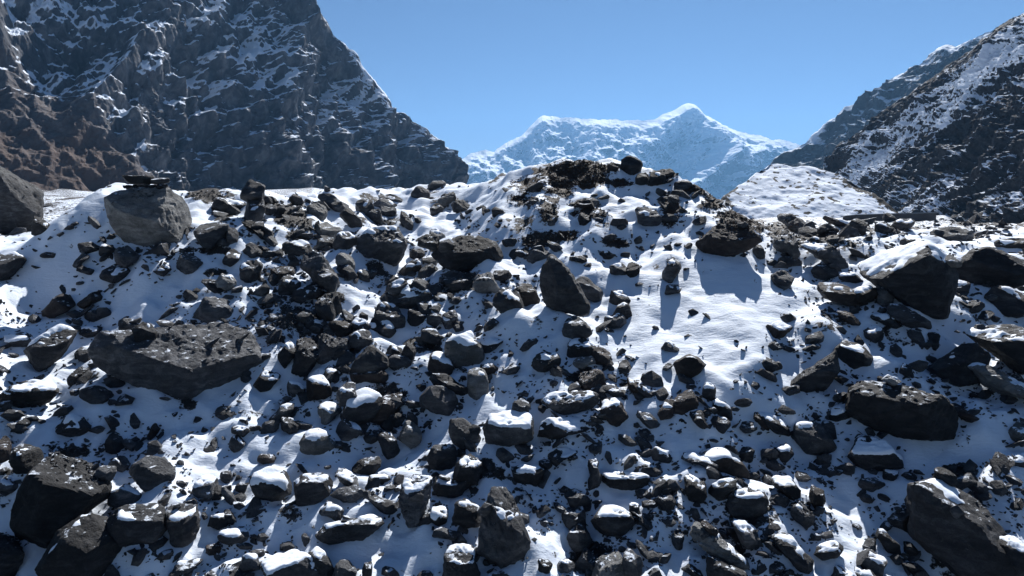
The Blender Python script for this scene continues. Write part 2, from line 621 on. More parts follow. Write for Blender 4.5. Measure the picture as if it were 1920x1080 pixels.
def build_cliff():
    sil = [(-520, -420), (0, -330), (300, -260), (500, -110), (560, -50), (600, -4), (622, 40), (640, 72), (672, 98), (700, 150), (722, 182), (742, 208),
           (770, 216), (792, 232), (806, 246), (822, 268), (838, 288), (851, 300), (862, 325), (876, 358), (890, 400), (900, 430)]
    base = [(-520, 560), (0, 760), (300, 900), (600, 1150), (880, 1450), (900, 1470)]
    mt = [(-520, 1.0), (0, 1.15), (400, 1.35), (700, 1.7), (900, 1.9)]
    P, v, px = ruled_mountain(sil, base, mt, 6.0, 600, 330, 0.5, 0.7, -420, 900, 3.0)
    N = grid_normals(P)
    nr, nc = P.shape[:2]
    Q = P.reshape(-1, 3).copy()
    nn = N.reshape(-1, 3)
    vcol = np.repeat(v, nc)
    pxc = np.tile(px, nr)
    ppx, ppy = project(Q)
    # lower-left apron of brown scree and grass, smoother than the wall
    apron = sstep(0.0, 1.0, (ppy - (100 + 0.56 * ppx + 60 * fbm(Q / 160, 3))) / 90.0)
    apron = apron * (1 - sstep(520, 640, ppx))
    wall = 1 - 0.75 * apron
    hold = np.clip((1.02 - np.clip(vcol, 0, 1)) / 0.18, 0.25, 1)
    # dipping ledges plus buttresses
    dip = Q[:, 2] + 0.30 * Q[:, 0] * 0.4 - 0.12 * Q[:, 1]
    big = ridged(Q * np.array([1, 1, 0.45]) / 210.0 + 2.0, 4) - 0.9
    mid = ridged(Q * np.array([1, 1, 0.6]) / 62.0 + 8.0, 4) - 0.9
    lw = dip / 30.0 + 1.1 * fbm(Q / 120.0, 3)
    fr = lw - np.floor(lw)
    ledge = np.where(fr < 0.72, fr / 0.72, (1 - fr) / 0.28)        # slow lean-out, quick set-back
    lw2 = dip / 11.0 + 1.4 * fbm(Q / 60.0 + 4, 3)
    fr2 = lw2 - np.floor(lw2)
    ledge2 = np.where(fr2 < 0.7, fr2 / 0.7, (1 - fr2) / 0.3)
    fine = ridged(Q / 17.0 + 5.0, 3) - 0.8
    def tri(q):
        return np.abs((q - np.floor(q)) * 2 - 1)
    warp = fbm(Q / 260.0 + 21, 3)
    fac1 = tri((0.75 * Q[:, 0] + 0.45 * Q[:, 1] - 0.30 * Q[:, 2]) / 190.0 + 0.40 * warp)
    fac2 = tri((0.55 * Q[:, 0] + 0.25 * Q[:, 1] + 0.55 * Q[:, 2]) / 120.0 + 0.45 * fbm(Q / 170.0 + 40, 3))
    fac3 = tri((0.8 * Q[:, 0] + 0.5 * Q[:, 1] - 0.7 * Q[:, 2]) / 46.0 + 0.5 * fbm(Q / 80.0 + 60, 3))
    amp = wall * (9 * big + 4 * mid + 54 * (fac1 - .5) + 32 * (fac2 - .5) + 14 * (fac3 - .5) + 7 * (ledge - .5) + 1.6 * (ledge2 - .5) + 6 * (ridged(Q * np.array([1, 1, .22]) / 58.0 + 33, 3) - .8)) + 3.6 * fine * (1 - 0.4 * apron) + 4.0 * wall * (ridged(Q * np.array([1, 1, .35]) / 26.0 + 15, 3) - .8) + apron * (8 * (ridged(Q * np.array([1, 1, .5]) / 70.0, 4) - .8))
    amp = amp * hold
    D = Q + nn * amp[:, None]
    G = D.reshape(nr, nc, 3)
    N2 = grid_normals(G)
    nz = N2[..., 2].ravel()
    high = sstep(320, 20, ppy) if False else 1 - sstep(20, 330, ppy)
    patch = fbm(Q / 150.0 + 13.0, 3)
    snow = 1.0 * (nz - 0.62) * 1.05 + 0.44 * high + 0.30 * patch + 0.24 * fbm(Q / 52.0 + 71.0, 2) - 0.55 * apron + 0.30 + 0.10 * sstep(500, 760, ppx) * (1 - sstep(760, 860, ppx))
    # a narrow pale rock scar with old snow above the cairn
    tint = apron * (0.55 + 0.45 * sstep(-0.2, 0.4, fbm(Q / 90.0 + 3, 3)))
    mat = mountain_material("cliff_rock", (0.022, 0.025, 0.034), (0.066, 0.071, 0.086), (0.185, 0.19, 0.205), (0.098, 0.061, 0.046), 0.02, 5.0, 0.10, 0.8)
    scar = np.exp(-((ppx - (268 + 0.10 * (ppy - 250))) / 20) ** 2) * sstep(190, 240, ppy) * (0.5 + 0.7 * fbm(Q / 30, 3))
    snow = np.maximum(snow, 0.62 * sstep(0.45, 0.75, scar))
    return finish_mountain("cliff", G, {"snow": snow, "tint": np.clip(tint, 0, 1)}, mat,
                           "towering dark rock wall with snowy ledges and brown scree foot")


def build_right_slope():
    sil = [(1440, 460), (1490, 400), (1530, 335), (1545, 300), (1562, 272), (1600, 245), (1640, 208), (1690, 178), (1730, 148), (1772, 112), (1800, 92), (1850, 50), (1920, 4),
           (2050, -80), (2300, -240), (2600, -400)]
    base = [(1440, 760), (1540, 640), (1690, 470), (1920, 330), (2300, 240), (2600, 200)]
    mt = [(1440, 0.50), (1700, 0.54), (1920, 0.62), (2600, 1.0)]
    P, v, px = ruled_mountain(sil, base, mt, 6.0, 400, 340, 0.5, 0.7, 1470, 2420, 1.6)
    N = grid_normals(P)
    nr, nc = P.shape[:2]
    Q = P.reshape(-1, 3).copy()
    nn = N.reshape(-1, 3)
    vcol = np.repeat(v, nc)
    ppx, ppy = project(Q)
    # streaks along the fall line: lower left to upper right in the face
    ax, ay = np.cos(math.radians(38)), np.sin(math.radians(38))
    along = ppx * ax - ppy * ay
    across = ppx * ay + ppy * ax
    wv = fbm(Q / 45.0 + 3.3, 3)
    across = across + 12 * wv
    S = np.stack([along / 150.0, across / 26.0, Q[:, 2] / 140.0 + 0.37], axis=1)
    S2 = np.stack([along / 60.0 + 0.3 * across / 17.0, across / 17.0, Q[:, 1] / 60.0 + 0.61], axis=1)
    ribs = ridged(S + 3.0, 2) - 0.8
    ribs2 = ridged(S2 + 9.0, 3) - 0.8
    hold = np.clip((1.02 - np.clip(vcol, 0, 1)) / 0.12, 0.3, 1)
    fine = ridged(Q / 7.0 + 2.0, 3) - 0.8
    rough = fbm(Q / 3.0 + 1.0, 2)
    # a gully edge: the lower right flank lies steeper and darker
    edge = across - (1312 + 22 * fbm(S * np.array([1, 0, 0]) + 4, 2))
    low = sstep(-8, 30, edge)
    amp = hold * (9 * ribs + 0.7 * ribs2 + 2.2 * fine + 0.9 * rough) - 0.10 * np.maximum(edge, 0) * sstep(0.0, 0.2, vcol)
    A2 = amp.reshape(nr, nc)
    for _ in range(0):
        A2 = np.pad(A2, 1, mode='edge')
        A2 = (A2[:-2, 1:-1] + 2 * A2[1:-1, 1:-1] + A2[2:, 1:-1]) / 4
        A2 = np.pad(A2, ((0, 0), (1, 1)), mode='edge')
        A2 = (A2[:, :-2] + 2 * A2[:, 1:-1] + A2[:, 2:]) / 4
    D = Q + nn * A2.reshape(-1, 1)
    G = D.reshape(nr, nc, 3)
    N2 = grid_normals(G)
    nz = N2[..., 2].ravel()
    st = fbm(S * 1.6 + 20.0, 3)
    band = np.exp(-((across - 1246) / 44) ** 2)
    snow = 0.48 + 0.7 * (nz - 0.80) + 0.46 * st + 0.42 * band - 0.07 * low + 0.20 * sstep(330, 400, ppy) * (1 - sstep(1760, 1830, ppx))
    top = 1 - sstep(1192, 1222, across)
    snow = snow - 0.22 * top
    mat = mountain_material("right_slope_rock", (0.012, 0.013, 0.018), (0.026, 0.027, 0.032), (0.058, 0.058, 0.062), (0.040, 0.034, 0.030), 0.16, 0.9, 0.10, 1.0, True)
    return finish_mountain("mountain_slope", G, {"snow": snow, "tint": 0.15 * sstep(0, 0.5, fbm(Q / 60.0, 2)), "along": along / 15.0, "across": across / 3.6}, mat,
                           "dark mountainside with slanting streaks of snow above the long shed")


def build_back_ridge():
    sil = [(1380, 420), (1420, 340), (1452, 302), (1480, 282), (1505, 262), (1530, 248), (1548, 228), (1572, 213), (1600, 196), (1625, 178), (1645, 166), (1672, 142),
           (1700, 124), (1730, 100), (1748, 87), (1760, 88), (1772, 96), (1800, 70), (1900, 20), (2100, -60)]
    base = [(1380, 2300), (1700, 1700), (2100, 1300)]
    mt = [(1380, 0.8), (2100, 0.8)]
    P, v, px = ruled_mountain(sil, base, mt, 6.0, 260, 130, 0.5, 0.7, 1400, 2050, 2.0)
    N = grid_normals(P)
    nr, nc = P.shape[:2]
    Q = P.reshape(-1, 3)
    vcol = np.repeat(v, nc)
    hold = np.clip((1.02 - np.clip(vcol, 0, 1)) / 0.15, 0.3, 1)
    amp = hold * (50 * (ridged(Q / 260.0 + 1, 4) - 0.8) + 12 * (ridged(Q / 50.0 + 3, 3) - 0.8))
    G = (Q + N.reshape(-1, 3) * amp[:, None]).reshape(nr, nc, 3)
    nz = grid_normals(G)[..., 2].ravel()
    snow = 0.33 + 0.9 * (nz - 0.68) + 0.28 * fbm(Q / 160.0 + 7, 3) + 0.35 * sstep(0.86, 0.97, vcol)
    mat = mountain_material("back_ridge_rock", (0.022, 0.023, 0.03), (0.045, 0.045, 0.05), (0.085, 0.084, 0.086), (0.05, 0.045, 0.04), 0.012, 8.0, 0.15)
    return finish_mountain("mountain_ridge", G, {"snow": snow, "tint": np.zeros(len(Q))}, mat,
                           "shadowed rock ridge with snowy crest behind the dark mountainside")


def build_far_range():
    sil = [(780, 330), (830, 318), (862, 302), (880, 290), (900, 283), (912, 279), (925, 287), (945, 270), (960, 262), (978, 254), (996, 234), (1006, 226), (1015, 215), (1022, 218), (1045, 220), (1072, 219),
           (1090, 224), (1108, 221), (1125, 225), (1150, 223), (1165, 226), (1180, 225), (1200, 226), (1222, 224), (1240, 212), (1258, 206), (1275, 196), (1290, 192), (1300, 198),
           (1312, 213), (1325, 221), (1340, 228), (1358, 239), (1380, 247), (1400, 252), (1420, 255), (1440, 262), (1462, 262), (1480, 268), (1520, 282), (1600, 300), (1700, 310)]
    base = [(780, 10400), (1700, 10400)]
    mt = [(780, 0.72), (1700, 0.72)]
    P, v, px = ruled_mountain(sil, base, mt, 5.0, 520, 210, 0.6, 0.8, 790, 1660, 2.2)
    N = grid_normals(P)
    nr, nc = P.shape[:2]
    Q = P.reshape(-1, 3)
    vcol = np.repeat(v, nc)
    ppx, ppy = project(Q)
    Q0, Q = Q, Q / 1.37
    hold = np.clip((1.0 - np.clip(vcol, 0, 1)) / 0.35, 0.02, 1)
    amp = 190 * (ridged(Q * np.array([1, 1, .75]) / 1300.0 + 3, 5) - 0.9) + 70 * (ridged(Q * np.array([1.2, 1, .5]) / 330.0 + 3, 4) - 0.8)
    flutes = 34 * (ridged(Q * np.array([1.6, 1.0, 0.30]) / 150.0 + 6, 3) - 0.8)
    amp = (amp + flutes) * hold

    def spur(pts, w, h):
        d = np.full(len(Q), 1e9)
        for (x0, y0), (x1, y1) in zip(pts[:-1], pts[1:]):
            ex, ey = x1 - x0, y1 - y0
            t = np.clip(((ppx - x0) * ex + (ppy - y0) * ey) / (ex * ex + ey * ey), 0, 1)
            d = np.minimum(d, np.hypot(ppx - x0 - t * ex, ppy - y0 - t * ey))
        return h * np.maximum(0, 1 - d / w) * np.clip((1 - vcol) / 0.12, 0, 1)

    amp = amp + spur([(1290, 193), (1250, 245), (1205, 285), (1160, 330)], 40, 170)
    amp = amp + spur([(1290, 193), (1325, 232), (1365, 280), (1390, 330)], 36, 150)
    amp = amp + spur([(1015, 216), (1000, 262), (1010, 300), (990, 330)], 44, 160)
    amp = amp + spur([(1410, 300), (1362, 300), (1330, 330), (1290, 352)], 26, 200)
    amp = amp + spur([(1130, 224), (1110, 260), (1105, 300)], 26, 100)
    amp = amp + spur([(960, 262), (930, 300), (915, 340)], 30, 120)
    G = (Q0 + np.array([0.0, -1.0, 0.12]) * (2.0 * amp)[:, None]).reshape(nr, nc, 3)
    nz = grid_normals(G)[..., 2].ravel()
    snow = 1.04 + 0.6 * (nz - 0.62) + 0.25 * fbm(Q / 520.0 + 5, 3) - 0.30 * sstep(1330, 1460, ppx) * sstep(230, 262, ppy) + 0.25 * sstep(0.85, 0.98, vcol)
    mat = mountain_material("far_range_snow", (0.05, 0.052, 0.06), (0.09, 0.09, 0.1), (0.15, 0.15, 0.155), (0.08, 0.08, 0.08), 0.0022, 30.0, 0.16)
    return finish_mountain("mountain_range", G, {"snow": snow, "tint": np.zeros(len(Q))}, mat,
                           "far snow-covered mountain range with pointed peak in blue haze", False)


def build_mid_hill():
    sil = [(1300, 420), (1330, 395), (1352, 372), (1378, 352), (1400, 338), (1420, 318), (1440, 304), (1458, 306), (1480, 314), (1510, 311), (1535, 316), (1562, 326), (1590, 340), (1612, 352),
           (1640, 370), (1665, 387), (1690, 402), (1715, 415), (1740, 425)]
    base = [(1300, 235), (1740, 235)]
    mt = [(1300, 0.55), (1740, 0.55)]
    P, v, px = ruled_mountain(sil, base, mt, 9.4, 240, 110, 0.9, 0.5, 1310, 1728, 0.6)
    N = grid_normals(P)
    nr, nc = P.shape[:2]
    Q = P.reshape(-1, 3)
    ppx, ppy = project(Q)
    amp = 0.9 * fbm(Q / 14.0 + 2, 3) + 0.20 * fbm(Q / 3.0 + 5, 3) + 0.03 * (ridged(Q * np.array([.6, 1, 2.2]) / 2.2, 2) - .8)
    G = (Q + N.reshape(-1, 3) * amp[:, None]).reshape(nr, nc, 3)
    st = ridged(Q * np.array([1, 1, 2.4]) / 5.5 + 4, 3)
    left = 1 - sstep(1372, 1412, ppx + 0.55 * (ppy - 330) + 26 * fbm(Q / 7.0, 3))
    rim = np.exp(-((ppy - np.interp(ppx, [a for a, b in sil], [b for a, b in sil])) / 7.0) ** 2) * sstep(1530, 1600, ppx)
    stripe = np.exp(-((ppx - 1535 + 0.35 * (ppy - 330)) / 9) ** 2)
    dots = sstep(0.15, 0.6, fbm(Q * np.array([1, 1, 1.6]) / 2.6 + 8, 3))
    snow = 0.92 - 0.85 * left - 0.55 * rim - 0.36 * stripe * sstep(-.3, .3, fbm(Q / 6, 2)) - 0.75 * dots * (0.5 + 0.5 * sstep(-0.25, 0.45, fbm(Q / 13.0 + 19, 2))) - 0.3 * sstep(0.1, 0.6, fbm(Q / 1.3 + 3, 2))
    mat = mountain_material("hill_ground", (0.008, 0.009, 0.011), (0.018, 0.018, 0.020), (0.04, 0.039, 0.040), (0.02, 0.018, 0.017), 0.35, 0.08, 0.03, 1.0)
    o = finish_mountain("hill", G, {"snow": snow, "tint": 0.3 * np.ones(len(Q))}, mat, "snowy rounded moraine hill behind the long shed", True)
    o["category"] = "hill"
    return o


build_cliff()
build_right_slope()
build_back_ridge()
build_far_range()
build_mid_hill()

# haze over the valley
def build_haze():
    x0, x1, y0, y1, z0, z1 = -24000, 24000, -400, 16500, -24, 2100
    V = [(x, y, z) for z in (z0, z1) for y in (y0, y1) for x in (x0, x1)]
    Fc = [(0, 2, 3, 1), (4, 5, 7, 6), (0, 1, 5, 4), (2, 6, 7, 3), (0, 4, 6, 2), (1, 3, 7, 5)]
    m = bpy.data.materials.new("haze")
    m.use_nodes = True
    nt = m.node_tree
    nt.nodes.clear()
    out = nt.nodes.new("ShaderNodeOutputMaterial")
    pv = nt.nodes.new("ShaderNodeVolumePrincipled")
    pv.inputs["Color"].default_value = (0.23, 0.53, 0.97, 1)
    pv.inputs["Density"].default_value = 0.000038
    pv.inputs["Anisotropy"].default_value = 0.35
    nt.links.new(pv.outputs[0], out.inputs["Volume"])
    o = obj("haze", mesh_from("haze", V, Fc, False), m)
    tag(o, "thin blue haze filling the whole valley", "haze", kind="stuff")


build_haze()

# ------------------------------------------------------------------ boulders
_ico = {}


def ico(level):
    if level not in _ico:
        import bmesh
        bm = bmesh.new()
        bmesh.ops.create_icosphere(bm, subdivisions=level, radius=1.0)
        V = np.array([v.co[:] for v in bm.verts])
        Fc = np.array([[v.index for v in f.verts] for f in bm.faces])
        bm.free()
        _ico[level] = (V / np.linalg.norm(V, axis=1)[:, None], Fc)
    return _ico[level]


def hull2d(pts):
    pts = sorted(set(map(tuple, pts)))

    def half(ps):
        h = []
        for p in ps:
            while len(h) > 1 and (h[-1][0] - h[-2][0]) * (p[1] - h[-2][1]) - (h[-1][1] - h[-2][1]) * (p[0] - h[-2][0]) <= 0:
                h.pop()
            h.append(p)
        return h[:-1]
    return half(pts) + half(pts[::-1])          # counter-clockwise, y up


def vert_normals(V, Fc):
    a, b, c = V[Fc[:, 0]], V[Fc[:, 1]], V[Fc[:, 2]]
    n = np.cross(b - a, c - a)
    N = np.zeros_like(V)
    for k in range(3):
        np.add.at(N, Fc[:, k], n)
    return N / np.maximum(np.linalg.norm(N, axis=1)[:, None], 1e-12)


def polytope(dirs, scale, planes, p=22.0):
    """Rounded polyhedron: radius along each direction from half-spaces (n, d)."""
    q = dirs * np.asarray(scale)[None]
    acc = np.zeros(len(q))
    for n, d in planes:
        t = q @ np.asarray(n) / d
        acc += np.maximum(t, 1e-3) ** p
    r = acc ** (-1.0 / p)
    return q * r[:, None]


def snow_shell(V, Fc, N, amount, thick, seed, size):
    """The snow lying on a stone: the stone's own upward faces, raised, thinning to nothing at the rim."""
    n = 1.25 * fbm(V / (0.42 * size) + seed, 2) + 0.5 * fbm(V / (0.13 * size) + seed, 2)
    lo = 0.98 - 0.48 * amount
    w = sstep(lo, lo + 0.20, N[:, 2] + 0.42 * n)
    topz = (V[:, 2] - V[:, 2].min()) / max(np.ptp(V[:, 2]), 1e-6)
    w = w * sstep(0.10, 0.32, topz)
    keep = (w[Fc] > 0.02).any(axis=1)
    if keep.sum() < 6:
        return None
    F2 = Fc[keep]
    used = np.unique(F2)
    re = np.full(len(V), -1)
    re[used] = np.arange(len(used))
    ww = w[used]
    h = thick * (ww * (0.85 + 0.35 * n[used])) - 0.02 * (ww < 0.05) - 0.006
    up = 0.55 * N[used] + np.array([0, 0, 0.6])
    U = V[used] + up * h[:, None]
    # even the surface a little so it reads as drifted snow
    F2 = re[F2]
    for _ in range(2):
        s = np.zeros_like(U)
        c = np.zeros(len(U))
        for i, j in ((0, 1), (1, 2), (2, 0)):
            np.add.at(s, F2[:, i], U[F2[:, j]])
            np.add.at(c, F2[:, i], 1)
            np.add.at(s, F2[:, j], U[F2[:, i]])
            np.add.at(c, F2[:, j], 1)
        av = s / c[:, None]
        k = (ww > 0.25)[:, None] * 0.5
        U = U * (1 - k) + av * k
    return U, F2, keep.sum() / len(Fc)



def islands(V, Fc, least):
    lab = np.arange(len(V))
    while True:
        m = lab[Fc].min(axis=1)
        new = lab.copy()
        for k in range(3):
            np.minimum.at(new, Fc[:, k], m)
        new = new[new]
        if (new == lab).all():
            break
        lab = new
    fl = lab[Fc[:, 0]]
    ids, cnt = np.unique(fl, return_counts=True)
    out = []
    for i in ids[np.argsort(-cnt)][:4]:
        F2 = Fc[fl == i]
        if len(F2) < least:
            continue
        used = np.unique(F2)
        re = np.full(len(V), -1)
        re[used] = np.arange(len(used))
        out.append((V[used], re[F2]))
    return out


def make_boulder(poly, tone='g', snow=0.25, layered=False, facets=(), depth=None, seed=0, level=None, sink=0.20, name="boulder", push=0.25, collide=None):
    """A stone whose outline, seen from the camera's side of the slope, is the polygon; it has its own depth and facets."""
    r = np.random.default_rng(1000 + seed)
    hp = hull2d([(x, -y) for x, y in poly])
    hp = np.array([(x, -y) for x, y in hp], dtype=float)      # pixel space
    l, rgt, t, b = hp[:, 0].min(), hp[:, 0].max(), hp[:, 1].min(), hp[:, 1].max()
    w, h = rgt - l, b - t
    # centroid of bottom part for the foot
    low = hp[hp[:, 1] > b - 0.35 * h]
    fx = float(np.clip(low[:, 0].mean() * 0.6 + (l + rgt) * 0.2, l + .2 * w, rgt - .2 * w))
    hit = cast(min(max(fx, -240), 2160), min(b - sink * h, 1160))
    if hit is None:
        hit = cast(fx, b + 12)
    if hit is None:
        return None
    dist = hit[0].y * CP - (hit[0].z - CAMZ) * SP            # camera-space depth
    k0 = dist / F
    hd = (depth if depth else 0.5 * (0.55 * w + 0.45 * h) * r.uniform(0.85, 1.1) / max(1, 1)) * k0
    cd = dist + push * hd
    k = cd / F
    cx, cy = (l + rgt) / 2, (t + b) / 2
    Rg, Up, Fw = np.array([1.0, 0, 0]), np.array([0, SP, CP]), np.array([0, CP, -SP])
    # view ray through the centre: use its own frame so that the outline holds
    vd = np.array(pix_dir(cx, cy))
    C = np.array([0, 0, CAMZ]) + vd * cd
    Fn = vd / np.linalg.norm(vd)
    Rn = Rg - Fn * (Rg @ Fn)
    Rn /= np.linalg.norm(Rn)
    Un = np.cross(Rn, Fn)
    pts = np.stack([(hp[:, 0] - cx) * k, -(hp[:, 1] - cy) * k], axis=1)
    planes = []
    n = len(pts)
    for i in range(n):
        p0, p1 = pts[i], pts[(i + 1) % n]
        e = p1 - p0
        if np.hypot(*e) < 1e-4:
            continue
        nv = np.array([e[1], -e[0]]) / np.hypot(*e)
        d = float(nv @ p0)
        if d < 0:
            nv, d = -nv, -d
        d = max(d, 0.05 * max(w, h) * k)
        for sgn in (-1, 1):
            kk = r.uniform(0.05, 0.42)
            v3 = nv[0] * Rn + nv[1] * Un + sgn * kk * Fn
            ln = np.linalg.norm(v3)
            planes.append((v3 / ln, d / ln))
    W, H = w * k / 2, h * k / 2
    sup = lambda a, bb, c: 0.72 * math.sqrt((a * W) ** 2 + (bb * H) ** 2 + (c * hd) ** 2) / math.sqrt(a * a + bb * bb + c * c)
    for a, bb, c, fr in facets:
        ln = math.sqrt(a * a + bb * bb + c * c)
        v3 = (a * Rn + bb * Un + c * Fn) / ln
        planes.append((v3, fr / 0.72 * sup(a, bb, c)))
    nf = 0 if len(facets) > 2 else 3
    if nf:
        a, bb, c = r.uniform(-.25, .55), r.uniform(.7, 1.0), -r.uniform(.35, .65)
        ln = math.sqrt(a * a + bb * bb + c * c)
        planes.append(((a * Rn + bb * Un + c * Fn) / ln, sup(a, bb, c) * r.uniform(0.48, 0.78)))
    for i in range(nf):
        a, bb, c = r.uniform(-.75, .75), r.uniform(-.55, .8), -1
        ln = math.sqrt(a * a + bb * bb + 1)
        planes.append(((a * Rn + bb * Un + c * Fn) / ln, sup(a, bb, c) * r.uniform(0.95, 1.15)))
    if nf and r.random() < 0.65:            # two parallel faces: a slab broken along its bedding
        sv = r.normal(size=3)
        sv /= np.linalg.norm(sv)
        sd3 = sv[0] * Rn + sv[1] * Un + sv[2] * Fn
        dd = sup(*sv) * r.uniform(0.62, 0.9)
        planes.append((sd3, dd))
        planes.append((-sd3, dd * r.uniform(0.85, 1.1)))
    for i in range(6):                      # knocked-off corners
        cv = r.normal(size=3)
        cv[2] = -abs(cv[2]) * 0.8
        cv /= np.linalg.norm(cv)
        planes.append((cv[0] * Rn + cv[1] * Un + cv[2] * Fn, sup(*cv) * r.uniform(1.02, 1.22)))
    for i in range(4):
        a, bb, c = r.uniform(-.8, .8), r.uniform(-.5, .8), 1
        ln = math.sqrt(a * a + bb * bb + 1)
        planes.append(((a * Rn + bb * Un + c * Fn) / ln, sup(a, bb, c) * r.uniform(0.95, 1.2)))
    big = max(w, h)
    if level is None:
        level = 6 if big > 300 else 5 if big > 100 else 4 if big > 24 else 3
    dirs, Fc = ico(level)
    Fc = Fc[:, ::-1]                       # the view frame is left-handed
    M = np.stack([Rn, Un, Fn])
    loc = dirs * np.array([W, H, hd])
    q = loc @ M
    acc = np.zeros(len(q))
    pw = 130.0
    for nrm, d in planes:
        acc += np.maximum(q @ nrm / d, 1e-3) ** pw
    V = q * (acc ** (-1 / pw))[:, None]
    size = math.sqrt(W * H) * 2
    # chips, ledges along the bedding, and roughness
    nrm = vert_normals(V, Fc)
    sd = seed * 3.7 + 11
    bed = r.normal(size=3)
    bed[2] += 1.6 if layered else 0.6
    bed /= np.linalg.norm(bed)
    u = V @ bed / size
    se = min(size, 2.4)
    per = (9 if layered else 5) * size / se
    ph = u * per + 0.7 * fbm(V / (0.55 * size) + sd, 3)
    saw = ph - np.floor(ph)
    saw = np.where(saw < 0.8, saw / 0.8, (1 - saw) / 0.2)
    V0, nrm0 = V, nrm
    disp = 0.014 * size * fbm(V / (0.30 * size) + sd, 4, 0.6)
    for q in range(3):
        dv = r.normal(size=3)
        dv /= np.linalg.norm(dv)
        ft = V @ dv / size * r.uniform(1.1, 2.4) + 0.07 * fbm(V / size * 2 + sd + 9 * q, 2) + r.uniform(0, 1)
        disp = disp + (0.10 if len(facets) > 2 else 0.8) * r.uniform(0.035, 0.075) * size * (np.abs((ft - np.floor(ft)) * 2 - 1) - 0.5)
    disp = disp - 0.030 * size * np.maximum(0, ridged(V / (0.4 * size) + sd + 5, 2) - 1.15)
    disp = disp + (0.024 if layered else 0.012) * se * (saw - .6)
    if level >= 4:
        Wb = V + bed[None] * (V @ bed)[:, None] * 3.0
        disp = disp + (0.008 if layered else 0.005) * se * (ridged(Wb / (0.20 * se) + sd, 3) - 0.9)
    V = V + nrm * disp[:, None]
    if level >= 5:
        V = V + nrm * (0.010 * size * fbm(V / (0.08 * size) + sd, 3, 0.6))[:, None]
    # origin at the foot
    foot = np.array([C[0], C[1], C[2] + V[:, 2].min()])
    Vl = V + C - foot
    me = mesh_from(name, Vl, Fc, True, None, 24)
    o = obj(name, me, M_ROCK[tone], None, foot)
    cover = 0.0
    if snow > 0.09:
        nrm = 0.6 * nrm0 + 0.4 * vert_normals(Vl, Fc)
        nrm /= np.linalg.norm(nrm, axis=1)[:, None]
        th = min(0.028 + 0.032 * size, 0.11) * (0.6 + 0.7 * min(snow, 1))
        sh = snow_shell(Vl, Fc, nrm, snow, th, sd, size)
        if sh is not None:
            cover = sh[2]
            for U, F2 in islands(sh[0], sh[1], max(10, int(0.006 * len(Fc)))):
                obj("snow_cap", mesh_from("snow_cap", U, F2, True), M_SNOW, o)
    if collide if collide is not None else big > 55:
        bx, by = project(V + C)
        BVH.append((BVHTree.FromPolygons((V + C).tolist(), Fc.tolist()), (bx.min(), bx.max(), by.min(), by.max())))
    return o, (cx, cy, w, h, cover, tone, layered)


def bbox_poly(l, t, r, b, tilt, rr):
    """An uneven outline filling a box; '/' and '|' lean its long axis."""
    cx, cy, W, H = (l + r) / 2, (t + b) / 2, (r - l) / 2, (b - t) / 2
    n = rr.integers(5, 8)
    ang = np.sort((np.arange(n) + rr.uniform(-.36, .36, n)) / n * 2 * math.pi)
    rad = rr.uniform(0.80, 1.12, n)
    X, Y = np.cos(ang) * rad, np.sin(ang) * rad
    X, Y = np.sign(X) * np.abs(X) ** 0.85, np.sign(Y) * np.abs(Y) ** 0.85
    if tilt:
        L = math.hypot(W, H)
        minor = 0.42 * min(W, H) + 0.12 * max(W, H)
        c, s = W / L, H / L * (1 if tilt == '\\' else -1)
        px, py = X * L * 0.98, Y * minor
        X, Y = px * c - py * s, px * s + py * c
    else:
        X, Y = X / np.abs(X).max() * W, Y / np.abs(Y).max() * H
        X = X * (1 + 0.22 * Y / H)
    return [(cx + x, cy + y) for x, y in zip(X, Y)]


